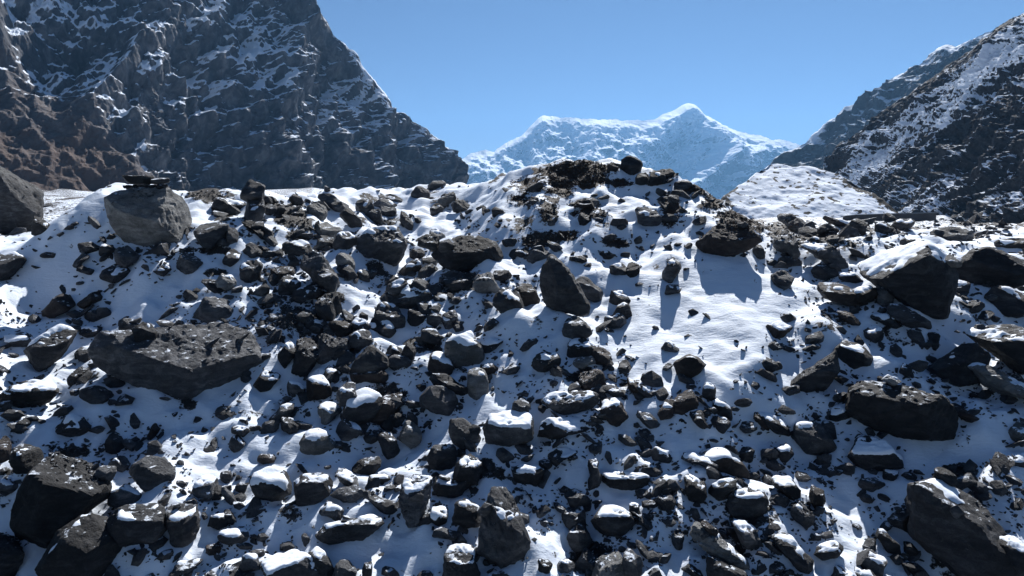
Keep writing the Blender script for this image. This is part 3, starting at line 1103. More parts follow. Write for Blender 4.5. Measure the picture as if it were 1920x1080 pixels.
# big stones: outline, tone, snow, layered, facets (right, up, away, distance), label, short name for neighbours
HEROES = [
 ([(205,357),(225,347),(312,349),(342,365),(360,392),(367,422),(360,455),(350,472),(318,482),(255,480),(220,445),(213,420),(205,382)], 'p', 0.0, False,
  [(0.80,0.18,-0.57,.44),(-0.10,0.60,-0.79,.50),(-0.45,-0.58,-0.68,.42),(0.35,-0.55,-0.76,.58)], "huge grey block with cairn on top and pale sunlit side", "the cairn block"),
 ([(-60,292),(0,306),(28,338),(62,350),(80,368),(84,408),(60,430),(38,446),(0,454),(-60,458)], 'g', 0.0, False,
  [(0.55,0.45,-0.7,.60),(-0.3,-0.35,-0.9,.55),(-.1,.3,-.95,.7)], "lichen-pale rough boulder at the edge below brown scree", "the lichen-pale edge boulder"),
 ([(-30,478),(0,474),(20,466),(45,466),(55,475),(40,497),(10,524),(-30,530)], 'd', 0.12, False, [], "dark low boulder in shade at edge of the snow slope", "the dark edge boulder"),
 ([(183,655),(198,630),(262,628),(385,596),(450,580),(500,598),(524,640),(514,672),(440,732),(372,764),(335,757),(260,717),(195,688)], 'g', 0.05, False,
  [(0.05,0.76,-0.65,.34),(-0.42,-0.50,-0.76,.56),(0.42,-0.58,-0.70,.56),(-.5,.5,-.6,.8)], "enormous flat-topped layered slab overhanging the shaded snow", "the enormous slab"),
 ([(670,447),(692,430),(730,421),(755,422),(771,440),(767,462),(762,487),(745,502),(705,494),(680,482),(667,465)], 'g', 0.22, True, [(0.05,0.75,-0.65,.6),(0.0,-.35,-.95,.62),(-.6,-.1,-.8,.7)], "big squat layered boulder with snow on its shoulder, middle of rubble", "the squat layered boulder"),
 ([(806,478),(830,452),(862,440),(902,440),(930,453),(945,482),(932,502),(890,517),(850,512),(825,498)], 'd', 0.16, False, [(0.0,0.8,-0.6,.6),(0.1,-.45,-.9,.6),(-.6,-.1,-.8,.7)], "big dark loaf-shaped boulder propped on smaller rocks below snow crest", "the loaf-shaped boulder"),
 ([(1008,523),(1017,497),(1033,474),(1050,484),(1073,513),(1087,547),(1107,570),(1104,590),(1067,601),(1040,599),(1020,575),(1006,557)], 'g', 0.05, False, [(0.35,0.35,-0.87,.58),(-0.8,-.1,-.6,.62),(0.1,-.3,-.95,.66)], "tall triangular grey boulder standing at the edge of smooth snow", "the triangular boulder"),
 ([(1161,318),(1163,299),(1180,291),(1197,296),(1205,310),(1201,327),(1185,332),(1160,331)], 'd', 0.0, False, [], "dark round boulder standing on the crest against far peaks", "the crest-top boulder"),
 ([(1187,402),(1195,383),(1215,380),(1233,395),(1241,412),(1232,425),(1215,429),(1195,420)], 'g', 0.25, False, [], "grey boulder half sunk in the snow below the crest-top boulder", "the half-sunk grey boulder"),
 ([(1303,457),(1330,434),(1345,418),(1388,415),(1424,445),(1427,454),(1397,472),(1345,493),(1320,478)], 'b', 0.05, False, [(0.1,.75,-.65,.5),(-.15,-.5,-.85,.55),(.4,-.45,-.8,.6)], "wide brown-black wedge boulder jutting from the hump's shoulder", "the brown wedge"),
 ([(1585,474),(1590,447),(1630,443),(1690,438),(1722,452),(1757,477),(1792,512),(1801,552),(1788,584),(1760,599),(1725,596),(1678,560),(1655,525),(1637,508),(1600,497)], 'd', 0.55, False,
  [(-0.45,0.80,-0.38,.40),(0.10,-0.22,-0.97,.60),(-0.62,-0.45,-0.64,.62),(.65,.1,-.75,.7)], "huge dark boulder with snow-covered slanting top, below the long shed", "the snow-topped giant"),
 ([(1780,528),(1800,493),(1827,466),(1850,459),(1872,466),(1922,495),(1950,515),(1950,550),(1865,545),(1812,542)], 'd', 0.06, False, [(0.1,.5,-.85,.6),(-.2,-.3,-.93,.6),(0,-.6,-.8,.7)], "big black dome-shaped boulder beside the snow-topped giant", "the black dome boulder"),
 ([(1852,545),(1862,533),(1890,535),(1922,556),(1945,575),(1945,600),(1880,597),(1855,585)], 'd', 0.42, False, [], "dark boulder with thick snow cap below the black dome boulder", "the capped dome-side boulder"),
 ([(1813,588),(1840,597),(1885,600),(1915,615),(1950,640),(1950,722),(1905,703),(1872,670),(1848,637),(1820,627)], 'd', 0.35, False, [(-.1,.85,-.4,.5),(-.2,-.3,-.93,.6),(-.3,-.7,-.6,.7)], "great black slab with snowy upper ledge at the slope's far edge", "the great black slab"),
 ([(1527,534),(1540,524),(1572,527),(1610,551),(1627,572),(1615,582),(1580,572),(1547,559)], 'b', 0.10, False, [(.1,.85,-.5,.5),(-.1,-.5,-.85,.6),(.3,-.4,-.85,.7)], "long reddish-black boulder lying along the edge of smooth snow", "the long reddish boulder"),
 ([(1517,505),(1528,493),(1550,491),(1572,512),(1568,524),(1545,527),(1522,520)], 'g', 0.05, True, [], "grooved grey boulder just above the long reddish boulder", "the grooved boulder"),
 ([(1447,455),(1453,432),(1472,429),(1495,452),(1503,478),(1490,488),(1460,472)], 'g', 0.05, False, [], "leaning grey boulder with dark foot above smooth snow", "the leaning grey boulder"),
 ([(48,690),(52,655),(78,632),(112,604),(139,617),(128,645),(108,678),(68,708)], 'd', 0.30, False, [(-.1,.75,-.65,.5),(0,-.35,-.93,.55),(.5,-.2,-.8,.6)], "dark upright boulder with shaded snow patch beside the enormous slab", "the dark shaded boulder"),
 ([(5,742),(40,712),(100,706),(113,722),(88,757),(42,770),(15,756)], 'd', 0.75, True, [(0,.9,-.4,.45),(.1,-.5,-.85,.6),(.3,-.4,-.85,.7)], "low slab thickly covered in sunlit snow, downhill of dark shaded boulder", "the sunlit snowy slab"),
 ([(650,704),(668,670),(692,646),(712,643),(728,666),(729,688),(712,704),(680,714)], 'g', 0.12, False, [(.3,.4,-.85,.6),(-.6,.2,-.75,.6),(0,-.5,-.85,.65)], "grey pyramid-shaped boulder in the thick of the rubble", "the pyramid boulder"),
 ([(789,640),(790,615),(797,608),(815,613),(831,628),(832,645),(822,656),(795,657)], 'd', 0.15, False, [], "dark blocky boulder with snow fleck on its top corner", "the dark corner block"),
 ([(784,742),(795,715),(825,720),(855,737),(865,750),(863,770),(840,784),(812,774),(787,762)], 'g', 0.06, False, [(.25,.55,-.8,.58),(-.3,-.45,-.85,.62),(.75,-.1,-.65,.7)], "large rough grey boulder with angular sunlit top, centre of rubble", "the rough angular boulder"),
 ([(798,712),(806,698),(835,702),(870,720),(893,742),(880,752),(850,740),(820,728)], 'd', 0.08, True, [], "long dark layered slab leaning behind the rough angular boulder", "the leaning layered slab"),
 ([(630,795),(652,748),(680,722),(719,729),(717,757),(698,790),(660,806)], 'd', 0.95, False, [(-.25,.80,-.55,.5),(.5,-.2,-.85,.7),(-.1,-.6,-.8,.8)], "tilted slab wholly covered by shaded snow, amid the rubble", "the snow-sheeted slab"),
 ([(628,812),(632,792),(645,783),(668,784),(681,797),(680,815),(668,827),(640,826)], 'g', 0.50, False, [], "round grey boulder with neat white snow cap below snow-sheeted slab", "the neat-capped boulder"),
 ([(746,820),(752,793),(766,781),(784,785),(794,806),(790,832),(774,845),(754,840)], 'p', 0.0, False, [], "pale egg-shaped boulder standing upright with no snow", "the pale egg boulder"),
 ([(703,830),(712,806),(730,802),(748,815),(752,845),(738,864),(712,858)], 'd', 0.12, False, [], "dark boulder leaning against the pale egg boulder", "the egg's dark neighbour"),
 ([(836,808),(845,782),(860,777),(890,801),(904,822),(899,839),(870,844),(848,832)], 'g', 0.05, False, [(.3,.6,-.75,.55),(-.4,-.4,-.8,.6),(.3,-.5,-.8,.7)], "wedge-shaped grey boulder with sunlit upper face near the centre", "the centre wedge"),
 ([(904,803),(918,780),(945,768),(985,770),(1005,785),(1013,812),(987,832),(930,844),(910,828)], 'g', 0.85, False, [(0,.85,-.5,.5),(0,-.4,-.9,.6),(-.5,-.3,-.8,.7)], "broad boulder with a dished top full of snow", "the snow-dished boulder"),
 ([(1012,757),(1022,740),(1060,732),(1100,733),(1121,737),(1127,752),(1110,767),(1077,780),(1047,780),(1016,768)], 'g', 0.50, True, [(-.1,.8,-.6,.5),(0,-.5,-.85,.6),(.5,-.3,-.8,.7)], "long grey boulder with a domed snow pad on one end", "the snow-padded boulder"),
 ([(1115,775),(1122,752),(1145,744),(1175,748),(1185,768),(1183,790),(1160,800),(1125,796)], 'b', 0.50, True, [], "banded brown boulder with a snow plate on top", "the banded brown boulder"),
 ([(1262,684),(1267,666),(1285,660),(1310,669),(1325,684),(1311,701),(1287,716),(1270,704)], 'b', 0.04, False, [(0,.2,-1,.62),(.3,-.5,-.8,.7),(-.4,-.3,-.85,.7)], "dark rounded boulder alone in the smooth snow field", "the lone snowfield boulder"),
 ([(992,690),(998,664),(1025,655),(1050,660),(1061,680),(1050,698),(1015,703)], 'g', 0.35, True, [], "layered grey boulder with snow window above the snow-padded boulder", "the snow-window boulder"),
 ([(1052,622),(1058,600),(1075,590),(1092,592),(1108,618),(1116,636),(1085,641),(1060,638)], 'g', 0.05, False, [], "fractured grey boulder at the foot of the triangular boulder", "the fractured boulder"),
 ([(1110,660),(1120,645),(1138,645),(1149,662),(1143,685),(1128,692),(1112,680)], 'b', 0.0, False, [], "brown-black lump facing the smooth snow below the fractured boulder", "the brown lump"),
 ([(35,975),(47,905),(82,842),(150,834),(178,858),(195,897),(196,928),(142,972),(112,1012),(95,1042),(60,1038),(40,1005)], 'd', 0.02, False,
  [(0.15,0.80,-0.58,.50),(-0.05,-0.18,-0.98,.58),(.5,-.5,-.7,.66),(-.7,-.1,-.7,.7)], "huge dark boulder with rubble-strewn top at the foot of the slope", "the rubble-topped giant"),
 ([(80,1072),(105,1002),(140,966),(185,960),(216,1000),(226,1040),(200,1110),(90,1110)], 'd', 0.10, False, [(.1,.5,-.86,.6),(-.3,-.3,-.9,.6),(.5,-.2,-.85,.65)], "dark boulder with pale lichen streak below the rubble-topped giant", "the lichen-streaked boulder"),
 ([(240,895),(248,872),(275,855),(312,852),(329,872),(325,900),(310,920),(262,922),(244,910)], 'g', 0.08, True, [(.35,.65,-.65,.52),(-.3,-.3,-.9,.6),(.3,-.5,-.8,.66)], "broad cracked grey boulder with a sunlit pale top", "the cracked pale-topped boulder"),
 ([(203,968),(235,945),(290,938),(300,950),(312,992),(292,1022),(220,1024),(205,1000)], 'd', 0.22, False, [(0,.8,-.6,.5),(0,-.25,-.97,.6),(-.4,-.4,-.8,.7)], "dark squared boulder with grey lit edge below cracked pale-topped boulder", "the dark squared boulder"),
 ([(310,965),(322,935),(350,930),(374,945),(379,985),(365,1028),(335,1028),(312,1000)], 'd', 0.38, True, [], "dark stepped boulder with snow running down its face", "the stepped boulder"),
 ([(18,868),(25,838),(48,824),(80,830),(82,862),(60,890),(30,888)], 'd', 0.18, False, [], "dark boulder tucked behind the rubble-topped giant", "the tucked-in boulder"),
 ([(545,915),(550,892),(575,882),(612,884),(626,905),(618,930),(595,946),(560,950),(547,938)], 'd', 0.22, False, [(0,.85,-.5,.6),(0,-.2,-.98,.58),(.4,-.4,-.8,.7)], "black rounded boulder with thin snow strip, beside snow-mantled boulder", "the black rounded boulder"),
 ([(466,905),(472,885),(495,875),(535,882),(548,900),(548,938),(520,948),(480,932)], 'd', 0.80, False, [], "boulder mantled in sunlit snow beside the black rounded boulder", "the snow-mantled boulder"),
 ([(592,1002),(610,985),(660,974),(715,960),(738,960),(712,992),(680,1014),(620,1019),(600,1013)], 'd', 0.30, False, [(0,.9,-.4,.5),(0,-.2,-.98,.55),(.3,-.6,-.7,.7)], "long black whale-backed boulder in shaded snow near the bottom", "the whale-backed boulder"),
 ([(747,935),(752,905),(770,885),(800,878),(812,893),(807,930),(792,977),(772,1001),(757,1001),(748,972)], 'g', 0.34, True, [(-.2,.8,-.55,.55),(-.1,-.15,-1,.6),(.7,-.1,-.7,.65)], "upright grooved slab with white snow strip on its head", "the upright grooved slab"),
 ([(798,855),(805,832),(825,822),(848,830),(861,850),(855,872),(832,886),(805,878)], 'g', 0.05, True, [], "wrinkled grey boulder above the upright grooved slab", "the wrinkled boulder"),
 ([(893,1058),(897,1000),(906,948),(924,911),(951,906),(979,972),(997,1013),(988,1050),(960,1069),(910,1070)], 'g', 0.14, True, [(.35,.55,-.75,.50),(-.1,-.15,-.98,.58),(-.7,.1,-.7,.6)], "tall grey pillar boulder with snow flake on its shoulder, near bottom", "the pillar boulder"),
 ([(849,975),(852,945),(868,930),(896,932),(906,955),(900,988),(870,992)], 'd', 0.25, False, [], "dark cube-like boulder with a snow tile beside the pillar boulder", "the cube boulder"),
 ([(795,972),(808,950),(835,944),(851,950),(850,980),(825,987),(800,984)], 'd', 0.85, False, [], "low stone under a bright snow wedge beside the cube boulder", "the snow-wedge stone"),
 ([(480,1085),(484,1052),(505,1034),(545,1032),(590,1052),(612,1080),(600,1100),(490,1105)], 'g', 0.80, False, [(-.3,.85,-.4,.5),(.2,-.3,-.93,.6),(.5,.3,-.8,.7)], "grey boulder under a bright square snow block at the bottom edge", "the bright snow block"),
 ([(1104,952),(1112,945),(1140,946),(1180,960),(1193,980),(1186,998),(1160,1009),(1115,997),(1104,975)], 'd', 0.42, False, [(0,.85,-.5,.55),(0,-.15,-.98,.58),(.4,-.5,-.75,.7)], "long smooth dark boulder with a snow ribbon along its top", "the ribbon-topped boulder"),
 ([(1055,930),(1062,912),(1075,910),(1106,936),(1112,955),(1092,960),(1068,950)], 'g', 0.05, False, [], "leaning grey slab above the ribbon-topped boulder", "the small leaning slab"),
 ([(1062,1010),(1068,988),(1085,981),(1102,990),(1109,1012),(1100,1034),(1075,1034)], 'g', 0.06, False, [], "round pitted boulder below the ribbon-topped boulder", "the round pitted boulder"),
 ([(1118,900),(1130,883),(1165,882),(1205,890),(1227,900),(1215,914),(1180,921),(1135,916)], 'd', 0.60, False, [(0,.9,-.4,.5),(0,-.2,-.98,.6),(.4,-.4,-.8,.7)], "long black boulder under a bright lumpy snow pillow", "the snow-pillow boulder"),
 ([(1277,905),(1285,885),(1305,882),(1325,900),(1331,925),(1318,946),(1290,940)], 'd', 0.45, True, [], "ridged dark boulder with white cap on one shoulder", "the ridged capped boulder"),
 ([(1327,920),(1335,897),(1358,890),(1382,900),(1387,925),(1370,942),(1340,940)], 'd', 0.42, False, [], "dark boulder with snow lid beside the ridged capped boulder", "the lidded boulder"),
 ([(1361,945),(1372,922),(1400,912),(1432,918),(1442,940),(1430,965),(1395,975),(1368,966)], 'd', 0.25, False, [(0,.8,-.6,.6),(0,-.25,-.97,.58),(.4,-.3,-.85,.7)], "broad black boulder downhill of the lidded boulder", "the broad black boulder"),
 ([(1275,980),(1295,970),(1350,1005),(1395,1048),(1400,1070),(1362,1060),(1327,1040)], 'p', 0.40, True, [(.2,.8,-.55,.5),(-.5,.1,-.85,.55),(0,-.5,-.85,.7)], "long pale grooved slab pointing downhill, edged with snow", "the pale grooved slab"),
 ([(1322,1070),(1332,1042),(1360,1052),(1398,1072),(1400,1110),(1330,1110)], 'd', 0.04, False, [], "dark boulder under the lower end of pale grooved slab", "the slab's dark foot"),
 ([(1695,950),(1705,925),(1722,907),(1790,898),(1836,922),(1865,985),(1925,1095),(1815,1110),(1750,1032),(1703,992)], 'd', 0.10, False,
  [(0.55,0.72,-0.42,.50),(-0.25,-0.12,-0.96,.52),(-.5,-.5,-.7,.66),(.2,-.5,-.85,.7)], "colossal black boulder with ragged top at the slope's lower corner", "the black colossus"),
 ([(1653,966),(1660,952),(1700,950),(1722,970),(1722,1000),(1700,1000),(1672,984)], 'd', 0.04, False, [], "black ledge block jutting from the side of the black colossus", "the ledge block"),
 ([(1872,1005),(1882,985),(1905,1000),(1935,1030),(1945,1090),(1905,1080)], 'd', 0.35, False, [], "dark slab half under snow behind the black colossus", "the colossus-side slab"),
 ([(1592,855),(1596,815),(1618,810),(1660,828),(1696,876),(1660,883),(1625,890),(1600,874)], 'd', 0.62, False, [(0,.75,-.66,.42),(0,-.5,-.85,.6),(.4,-.3,-.8,.7)], "dark horseshoe-shaped boulder holding a tongue of shaded snow", "the horseshoe boulder"),
 ([(1568,705),(1590,706),(1620,708),(1650,718),(1715,728),(1764,746),(1787,777),(1784,806),(1765,824),(1690,825),(1640,808),(1600,783),(1573,738)], 'd', 0.08, True,
  [(.15,.85,-.5,.55),(-.1,-.22,-.97,.55),(-.4,-.5,-.76,.62),(.7,-.1,-.7,.7)], "massive dark boulder with a white snow spot on its face", "the snow-spotted boulder"),
 ([(1560,655),(1580,627),(1602,634),(1637,670),(1642,692),(1605,698),(1570,690)], 'd', 0.16, False, [], "dark arched boulder above the snow-spotted boulder", "the arched boulder"),
 ([(1468,728),(1500,700),(1545,678),(1566,656),(1574,702),(1548,732),(1510,744),(1475,740)], 'd', 0.05, False, [(0,.6,-.8,.6),(0,-.4,-.9,.6),(-.3,-.2,-.93,.65)], "black ridge-like rock beside big blue shadow on smooth snow", "the black ridge rock"),
 ([(1743,690),(1790,668),(1803,645),(1830,641),(1851,667),(1832,722),(1810,732),(1775,722),(1750,704)], 'd', 0.15, False, [(-.3,.6,-.75,.55),(0,-.3,-.95,.6),(.6,.1,-.8,.65)], "hump-backed dark boulder uphill of the snow-spotted boulder", "the hump-backed boulder"),
 ([(1818,684),(1850,682),(1925,720),(1960,745),(1960,772),(1890,738),(1850,722)], 'p', 0.15, True, [], "long pale layered slab lying by the hump-backed boulder", "the long pale slab"),
 ([(1484,802),(1500,782),(1530,785),(1556,815),(1566,840),(1540,857),(1510,852),(1490,827)], 'g', 0.18, False, [(.2,.65,-.7,.5),(-.3,-.3,-.9,.58),(.3,-.6,-.75,.7)], "pale-faced boulder at the end of a slab, downhill from black ridge rock", "the pale-faced boulder"),
 ([(1410,772),(1430,770),(1465,790),(1490,805),(1488,822),(1450,812),(1425,795)], 'd', 0.40, False, [], "slanting slab leading down to the pale-faced boulder", "the lead-in slab"),
]

# the other stones one can pick out: left top right bottom, then marks: / \ lean, s S snow (some, much), n none, p b d g tone, l layered
MORE = """
368 404 429 455 g n|425 425 448 455 g n|407 445 440 462 g n|327 472 381 512 g l n|416 466 454 492 g n|220 457 260 497 d n|192 490 242 525 d|187 454 222 475 d n|152 455 190 471 d n
185 437 206 452 d n|135 471 165 499 d / n|144 496 178 514 d n|142 515 158 534 d n|80 472 105 482 d n|105 425 120 443 d n|120 418 138 432 d n|83 543 142 590 d / n|150 540 195 572 d / n|162 574 192 599 d n
200 526 221 539 d n|404 367 460 400 g s|457 338 494 372 g n|455 370 500 417 g n|494 375 517 403 g n|463 413 498 444 d \\ n|447 482 488 525 d|380 520 432 553 d l \\ n|410 508 440 540 d|345 542 370 561 d n
295 495 320 515 d s|602 364 660 400 g \\ n|640 386 682 427 d \\ n|665 375 705 402 g|705 371 740 388 d|712 382 740 405 g n|685 390 716 415 g n|745 393 777 427 d \\|775 349 805 370 g n|802 356 817 375 d
822 359 856 390 d n|802 381 830 402 d|847 375 882 397 g n|690 359 757 376 g \\ l|787 437 825 465 g n|800 430 835 447 d S|770 462 800 485 d|825 507 880 542 d n|890 505 930 550 d n|925 500 955 525 d n|755 485 795 515 d S
930 537 978 583 d S|570 460 634 543 d \\ l n|530 449 590 476 d l n|630 470 663 502 p n|630 496 667 526 d n|592 414 636 444 p n|597 440 628 465 g n|630 432 666 465 g n|670 505 695 525 g s|688 495 710 521 d n
512 492 555 520 d n|525 512 560 552 g s|557 522 602 563 g s|590 542 636 592 d n|487 461 503 481 d n|725 523 763 551 d s|774 514 803 541 g n|730 532 815 575 d S|577 377 616 410 d n|941 440 960 459 d n|60 400 92 438 d n
1192 318 1216 346 d n|1139 304 1162 321 b n|1215 318 1246 346 d|1234 315 1265 329 b n|1244 326 1266 342 d S|1157 362 1173 380 g n|1251 362 1276 379 d n|1060 372 1081 386 g n|1080 376 1112 389 d n|1084 397 1110 421 d n
1155 412 1178 429 g s|1132 430 1153 451 g S|1145 490 1176 513 d|1172 490 1200 517 d n|1070 477 1101 491 d n|1094 481 1111 500 d \\ n|1065 466 1081 480 d n|1161 465 1181 483 d n|1125 470 1153 483 d|1240 477 1275 528 g s
965 457 991 480 g n|994 462 1032 486 g n|1022 402 1048 421 g n|963 523 1013 573 d n|1064 635 1116 667 d s|1072 662 1116 687 d n|1239 679 1264 693 d n|1145 540 1181 568 g|1149 562 1181 597 g l|1132 587 1176 613 d S|1083 513 1131 561 g \\ n
1250 527 1276 553 g s|1290 575 1311 590 d|1317 585 1336 597 d s|1222 604 1236 619 d \\ n|1242 639 1269 657 d s|1440 598 1487 630 d S|1132 717 1171 743 d|1174 705 1203 736 d \\|1197 720 1223 746 d \\ s|1264 735 1313 771 b n
1295 760 1327 801 d \\ n|1235 745 1266 781 d s|1195 772 1236 801 d \\|1330 742 1371 783 d \\ S|1320 715 1343 746 d S|1412 770 1442 801 d \\ n|1335 777 1366 806 d|960 747 993 773 g n|1002 780 1108 817 d S|1085 690 1132 730 b n
1500 440 1586 492 d \\ l s|1457 397 1516 433 d \\ n|1590 411 1626 436 d n|1641 414 1673 437 d n|1652 399 1681 416 d n|1676 404 1714 430 d s|1752 422 1821 449 d n|1547 404 1596 423 d \\ s|1535 417 1568 438 d n|1874 445 1926 463 d s
1768 477 1801 498 d s|1442 500 1487 536 d n|1438 485 1461 498 d s|1600 530 1638 561 d s|1645 522 1673 571 d n|1574 507 1613 531 d S|1672 570 1736 612 g \\ l n|1637 589 1691 613 d \\ s|1577 580 1608 608 d \\ n|1785 525 1816 548 d S|1832 506 1871 536 d S
367 556 436 598 g l n|225 595 258 617 g s|252 602 291 636 d s|0 622 76 648 d S|155 611 185 631 d s|128 685 161 717 d / n|162 692 185 711 d n|151 724 209 750 d n|129 730 153 742 d n|112 775 171 813 d s|197 810 232 846 d n|229 818 255 845 d n
276 787 299 822 d / n|212 767 227 783 d / n|199 800 217 813 d n|69 780 88 793 d n|25 778 56 808 d / S|432 792 466 818 d s|432 815 459 842 g n|655 685 722 714 d n|730 660 766 688 g n|726 646 758 664 d s|757 638 783 673 d n
692 594 736 628 d S|704 565 758 610 d s|659 592 693 623 d S|614 599 661 626 d n|560 577 593 611 d n|571 599 616 621 d l n|600 619 633 671 g n|626 622 656 661 g n|655 617 698 653 d s|524 636 556 681 d S|554 622 601 702 d l n|479 696 528 727 d s
531 713 581 737 d S|703 720 753 791 d / n|629 716 682 757 d s|589 748 641 789 d S|511 752 551 791 g / s|526 779 563 811 d n|564 804 621 846 d S|579 696 618 746 d S|609 689 634 713 d n|711 769 746 801 d n|800 657 853 701 d S|839 618 903 686 d S
901 632 941 656 d S|906 675 931 700 d s|876 684 916 736 d s|829 579 861 613 g s|769 572 801 606 d n|209 907 258 951 g s|-4 812 18 863 d n|184 871 216 896 g n|209 855 244 879 g s|366 888 416 929 g S|414 879 433 903 g n|401 906 419 934 d n
416 909 441 944 d \\ n|394 956 426 992 g S|419 954 443 983 d \\ n|414 986 467 1016 g S|314 1049 373 1077 d / s|386 1019 411 1038 d n|1 894 32 921 d s|-30 988 34 1095 d n|454 1034 484 1070 g S|621 877 686 911 d \\ s|626 909 681 938 d n
679 924 747 956 d \\ n|836 1014 893 1090 d S|579 1021 623 1077 d \\ s|631 1044 667 1092 d n|681 1043 699 1090 d n|661 857 721 886 d n|686 887 728 906 d s|604 939 641 971 d S|564 996 581 1021 d n|481 850 522 867 d n|811 884 881 926 d s
854 850 901 900 d s|816 986 863 1011 d n|956 860 1023 903 d s|1016 830 1091 873 d / s|1101 846 1123 918 d n|1054 945 1096 987 g n|1179 936 1206 968 d s|1119 1030 1176 1092 d n|1168 1021 1202 1082 g n|1084 1024 1126 1070 d n
1231 924 1266 951 d n|1206 930 1234 953 d n|1224 836 1266 863 d S|1279 849 1349 876 d \\ s|1316 831 1396 893 d \\ s|1384 831 1413 861 d n|1006 1046 1036 1069 d s|1046 1046 1076 1068 d s|1279 1055 1319 1082 d \\ n|1376 969 1426 1026 g \\ S
1316 971 1346 1001 d \\ n|1259 993 1281 1026 d n|1599 894 1658 917 d n|1659 879 1686 897 d n|1691 886 1721 897 d n|1541 754 1611 787 d S|1499 642 1541 661 d / n|1741 619 1761 651 d n|1736 656 1758 678 d n|1619 604 1653 638 d S|1689 676 1707 706 d n
1649 699 1692 722 d \\ s|1894 789 1935 832 d n|1794 764 1833 793 b \\ n|1691 1009 1718 1041 d n|1646 984 1681 1033 d \\ n|1696 1046 1731 1078 d \\ n|1516 906 1548 951 d n|1454 886 1501 936 d \\ S|1486 939 1523 986 d|1461 994 1521 1066 d \\ l s|1611 1024 1659 1073 d S
1564 1061 1601 1090 g S|1601 1060 1640 1094 d s|1526 1013 1586 1043 d S|1691 1055 1713 1076 g S|1454 824 1488 861 d s|1752 874 1790 906 d n|1786 880 1824 916 g n|1815 900 1850 930 g n|1894 856 1922 873 d s|1440 640 1466 655 d n
"""

BOULDERS = []          # (object, info, label or None, short name or None)
seed = 0
for poly, tone, snow, lay, fac, lab, short in HEROES:
    seed += 1
    res = make_boulder(poly, tone, snow, lay, fac, seed=seed, sink=0.12, push=0.22)
    if res:
        BOULDERS.append((res[0], res[1], lab, short))
rr = np.random.default_rng(77)
items = []
for line in MORE.strip().splitlines():
    for it in line.split('|'):
        f = it.split()
        if len(f) >= 4:
            items.append(([float(v) for v in f[:4]], f[4:]))
items.sort(key=lambda e: -max(e[0][2] - e[0][0], e[0][3] - e[0][1]))
SMALL = items[250:]
items = items[:250]
for (l, t, r, b), fl in items:
    seed += 1
    tone = next((c for c in 'gdbp' if c in fl), 'd')
    if tone == 'd':
        q = rr.random()
        tone = 'g' if q < 0.36 else 'p' if q < 0.42 else 'b' if q < 0.52 else 'd'
    snow = 0.62 if 'S' in fl else 0.36 if 's' in fl else 0.0 if 'n' in fl else 0.2
    if 'n' in fl and rr.random() < 0.12:
        snow = 0.2
    tilt = '/' if '/' in fl else '\\' if ('\\' in fl or '\\\\' in fl) else None
    gw, gh = 0.13 * (r - l), 0.11 * (b - t)
    poly = bbox_poly(l - gw, t - gh, r + gw, b + 3 * gh, tilt, rr)
    res = make_boulder(poly, tone, snow, ('l' in fl) or rr.random() < 0.3, seed=seed)
    if res:
        BOULDERS.append((res[0], res[1], None, None))

# labels: the big ones are named for their looks, the others by size, shape, snow and the big stone they lie next to
anchors = [(i[0], i[1], i[2], i[3], s) for o, i, lab, s in BOULDERS if s]
ORD = ["", "second", "third", "fourth", "fifth", "sixth", "seventh", "eighth"]
pending = {}
for o, i, lab, s in BOULDERS:
    o["group"] = "boulders on the snowy moraine slope"
    o["category"] = "boulder"
    if lab:
        o["label"] = lab
        continue
    cx, cy, w, h, cover, tone, lay = i
    sz = "big" if max(w, h) > 64 else "mid-sized" if max(w, h) > 38 else "small"
    asp = w / h
    shape = "long low" if asp > 2.0 else "broad" if asp > 1.35 else "upright" if asp < 0.8 else "blocky"
    tn = {'g': "grey", 'd': "dark", 'b': "brown", 'p': "pale"}[tone]
    sn = "snow-covered" if cover > 0.22 else "snow-capped" if cover > 0.08 else "bare" if cover < 0.015 else "snow-dusted"
    best = min(anchors, key=lambda a: math.hypot((a[0] - cx) / (1 + 0.004 * a[2]), (a[1] - cy) / (1 + 0.004 * a[3])))
    dx, dy = cx - best[0], cy - best[1]
    nx, ny = dx / (best[2] / 2 + 12), dy / (best[3] / 2 + 12)
    if abs(nx) > abs(ny):
        side = "on the cliff side of" if dx < 0 else "on the shed side of"
    else:
        side = "uphill of" if dy < 0 else "downhill of"
    pending.setdefault((f"{sz} {sn} {tn} {shape} boulder", side, best[4]), []).append((math.hypot(dx, dy), o))
for (adj, side, an), lst in pending.items():
    lst.sort(key=lambda e: e[0])
    for k, (d, o) in enumerate(lst):
        o["label"] = f"{adj} {side} {an}" if k == 0 else f"{ORD[min(k, 7)]} {adj} {side} {an}"

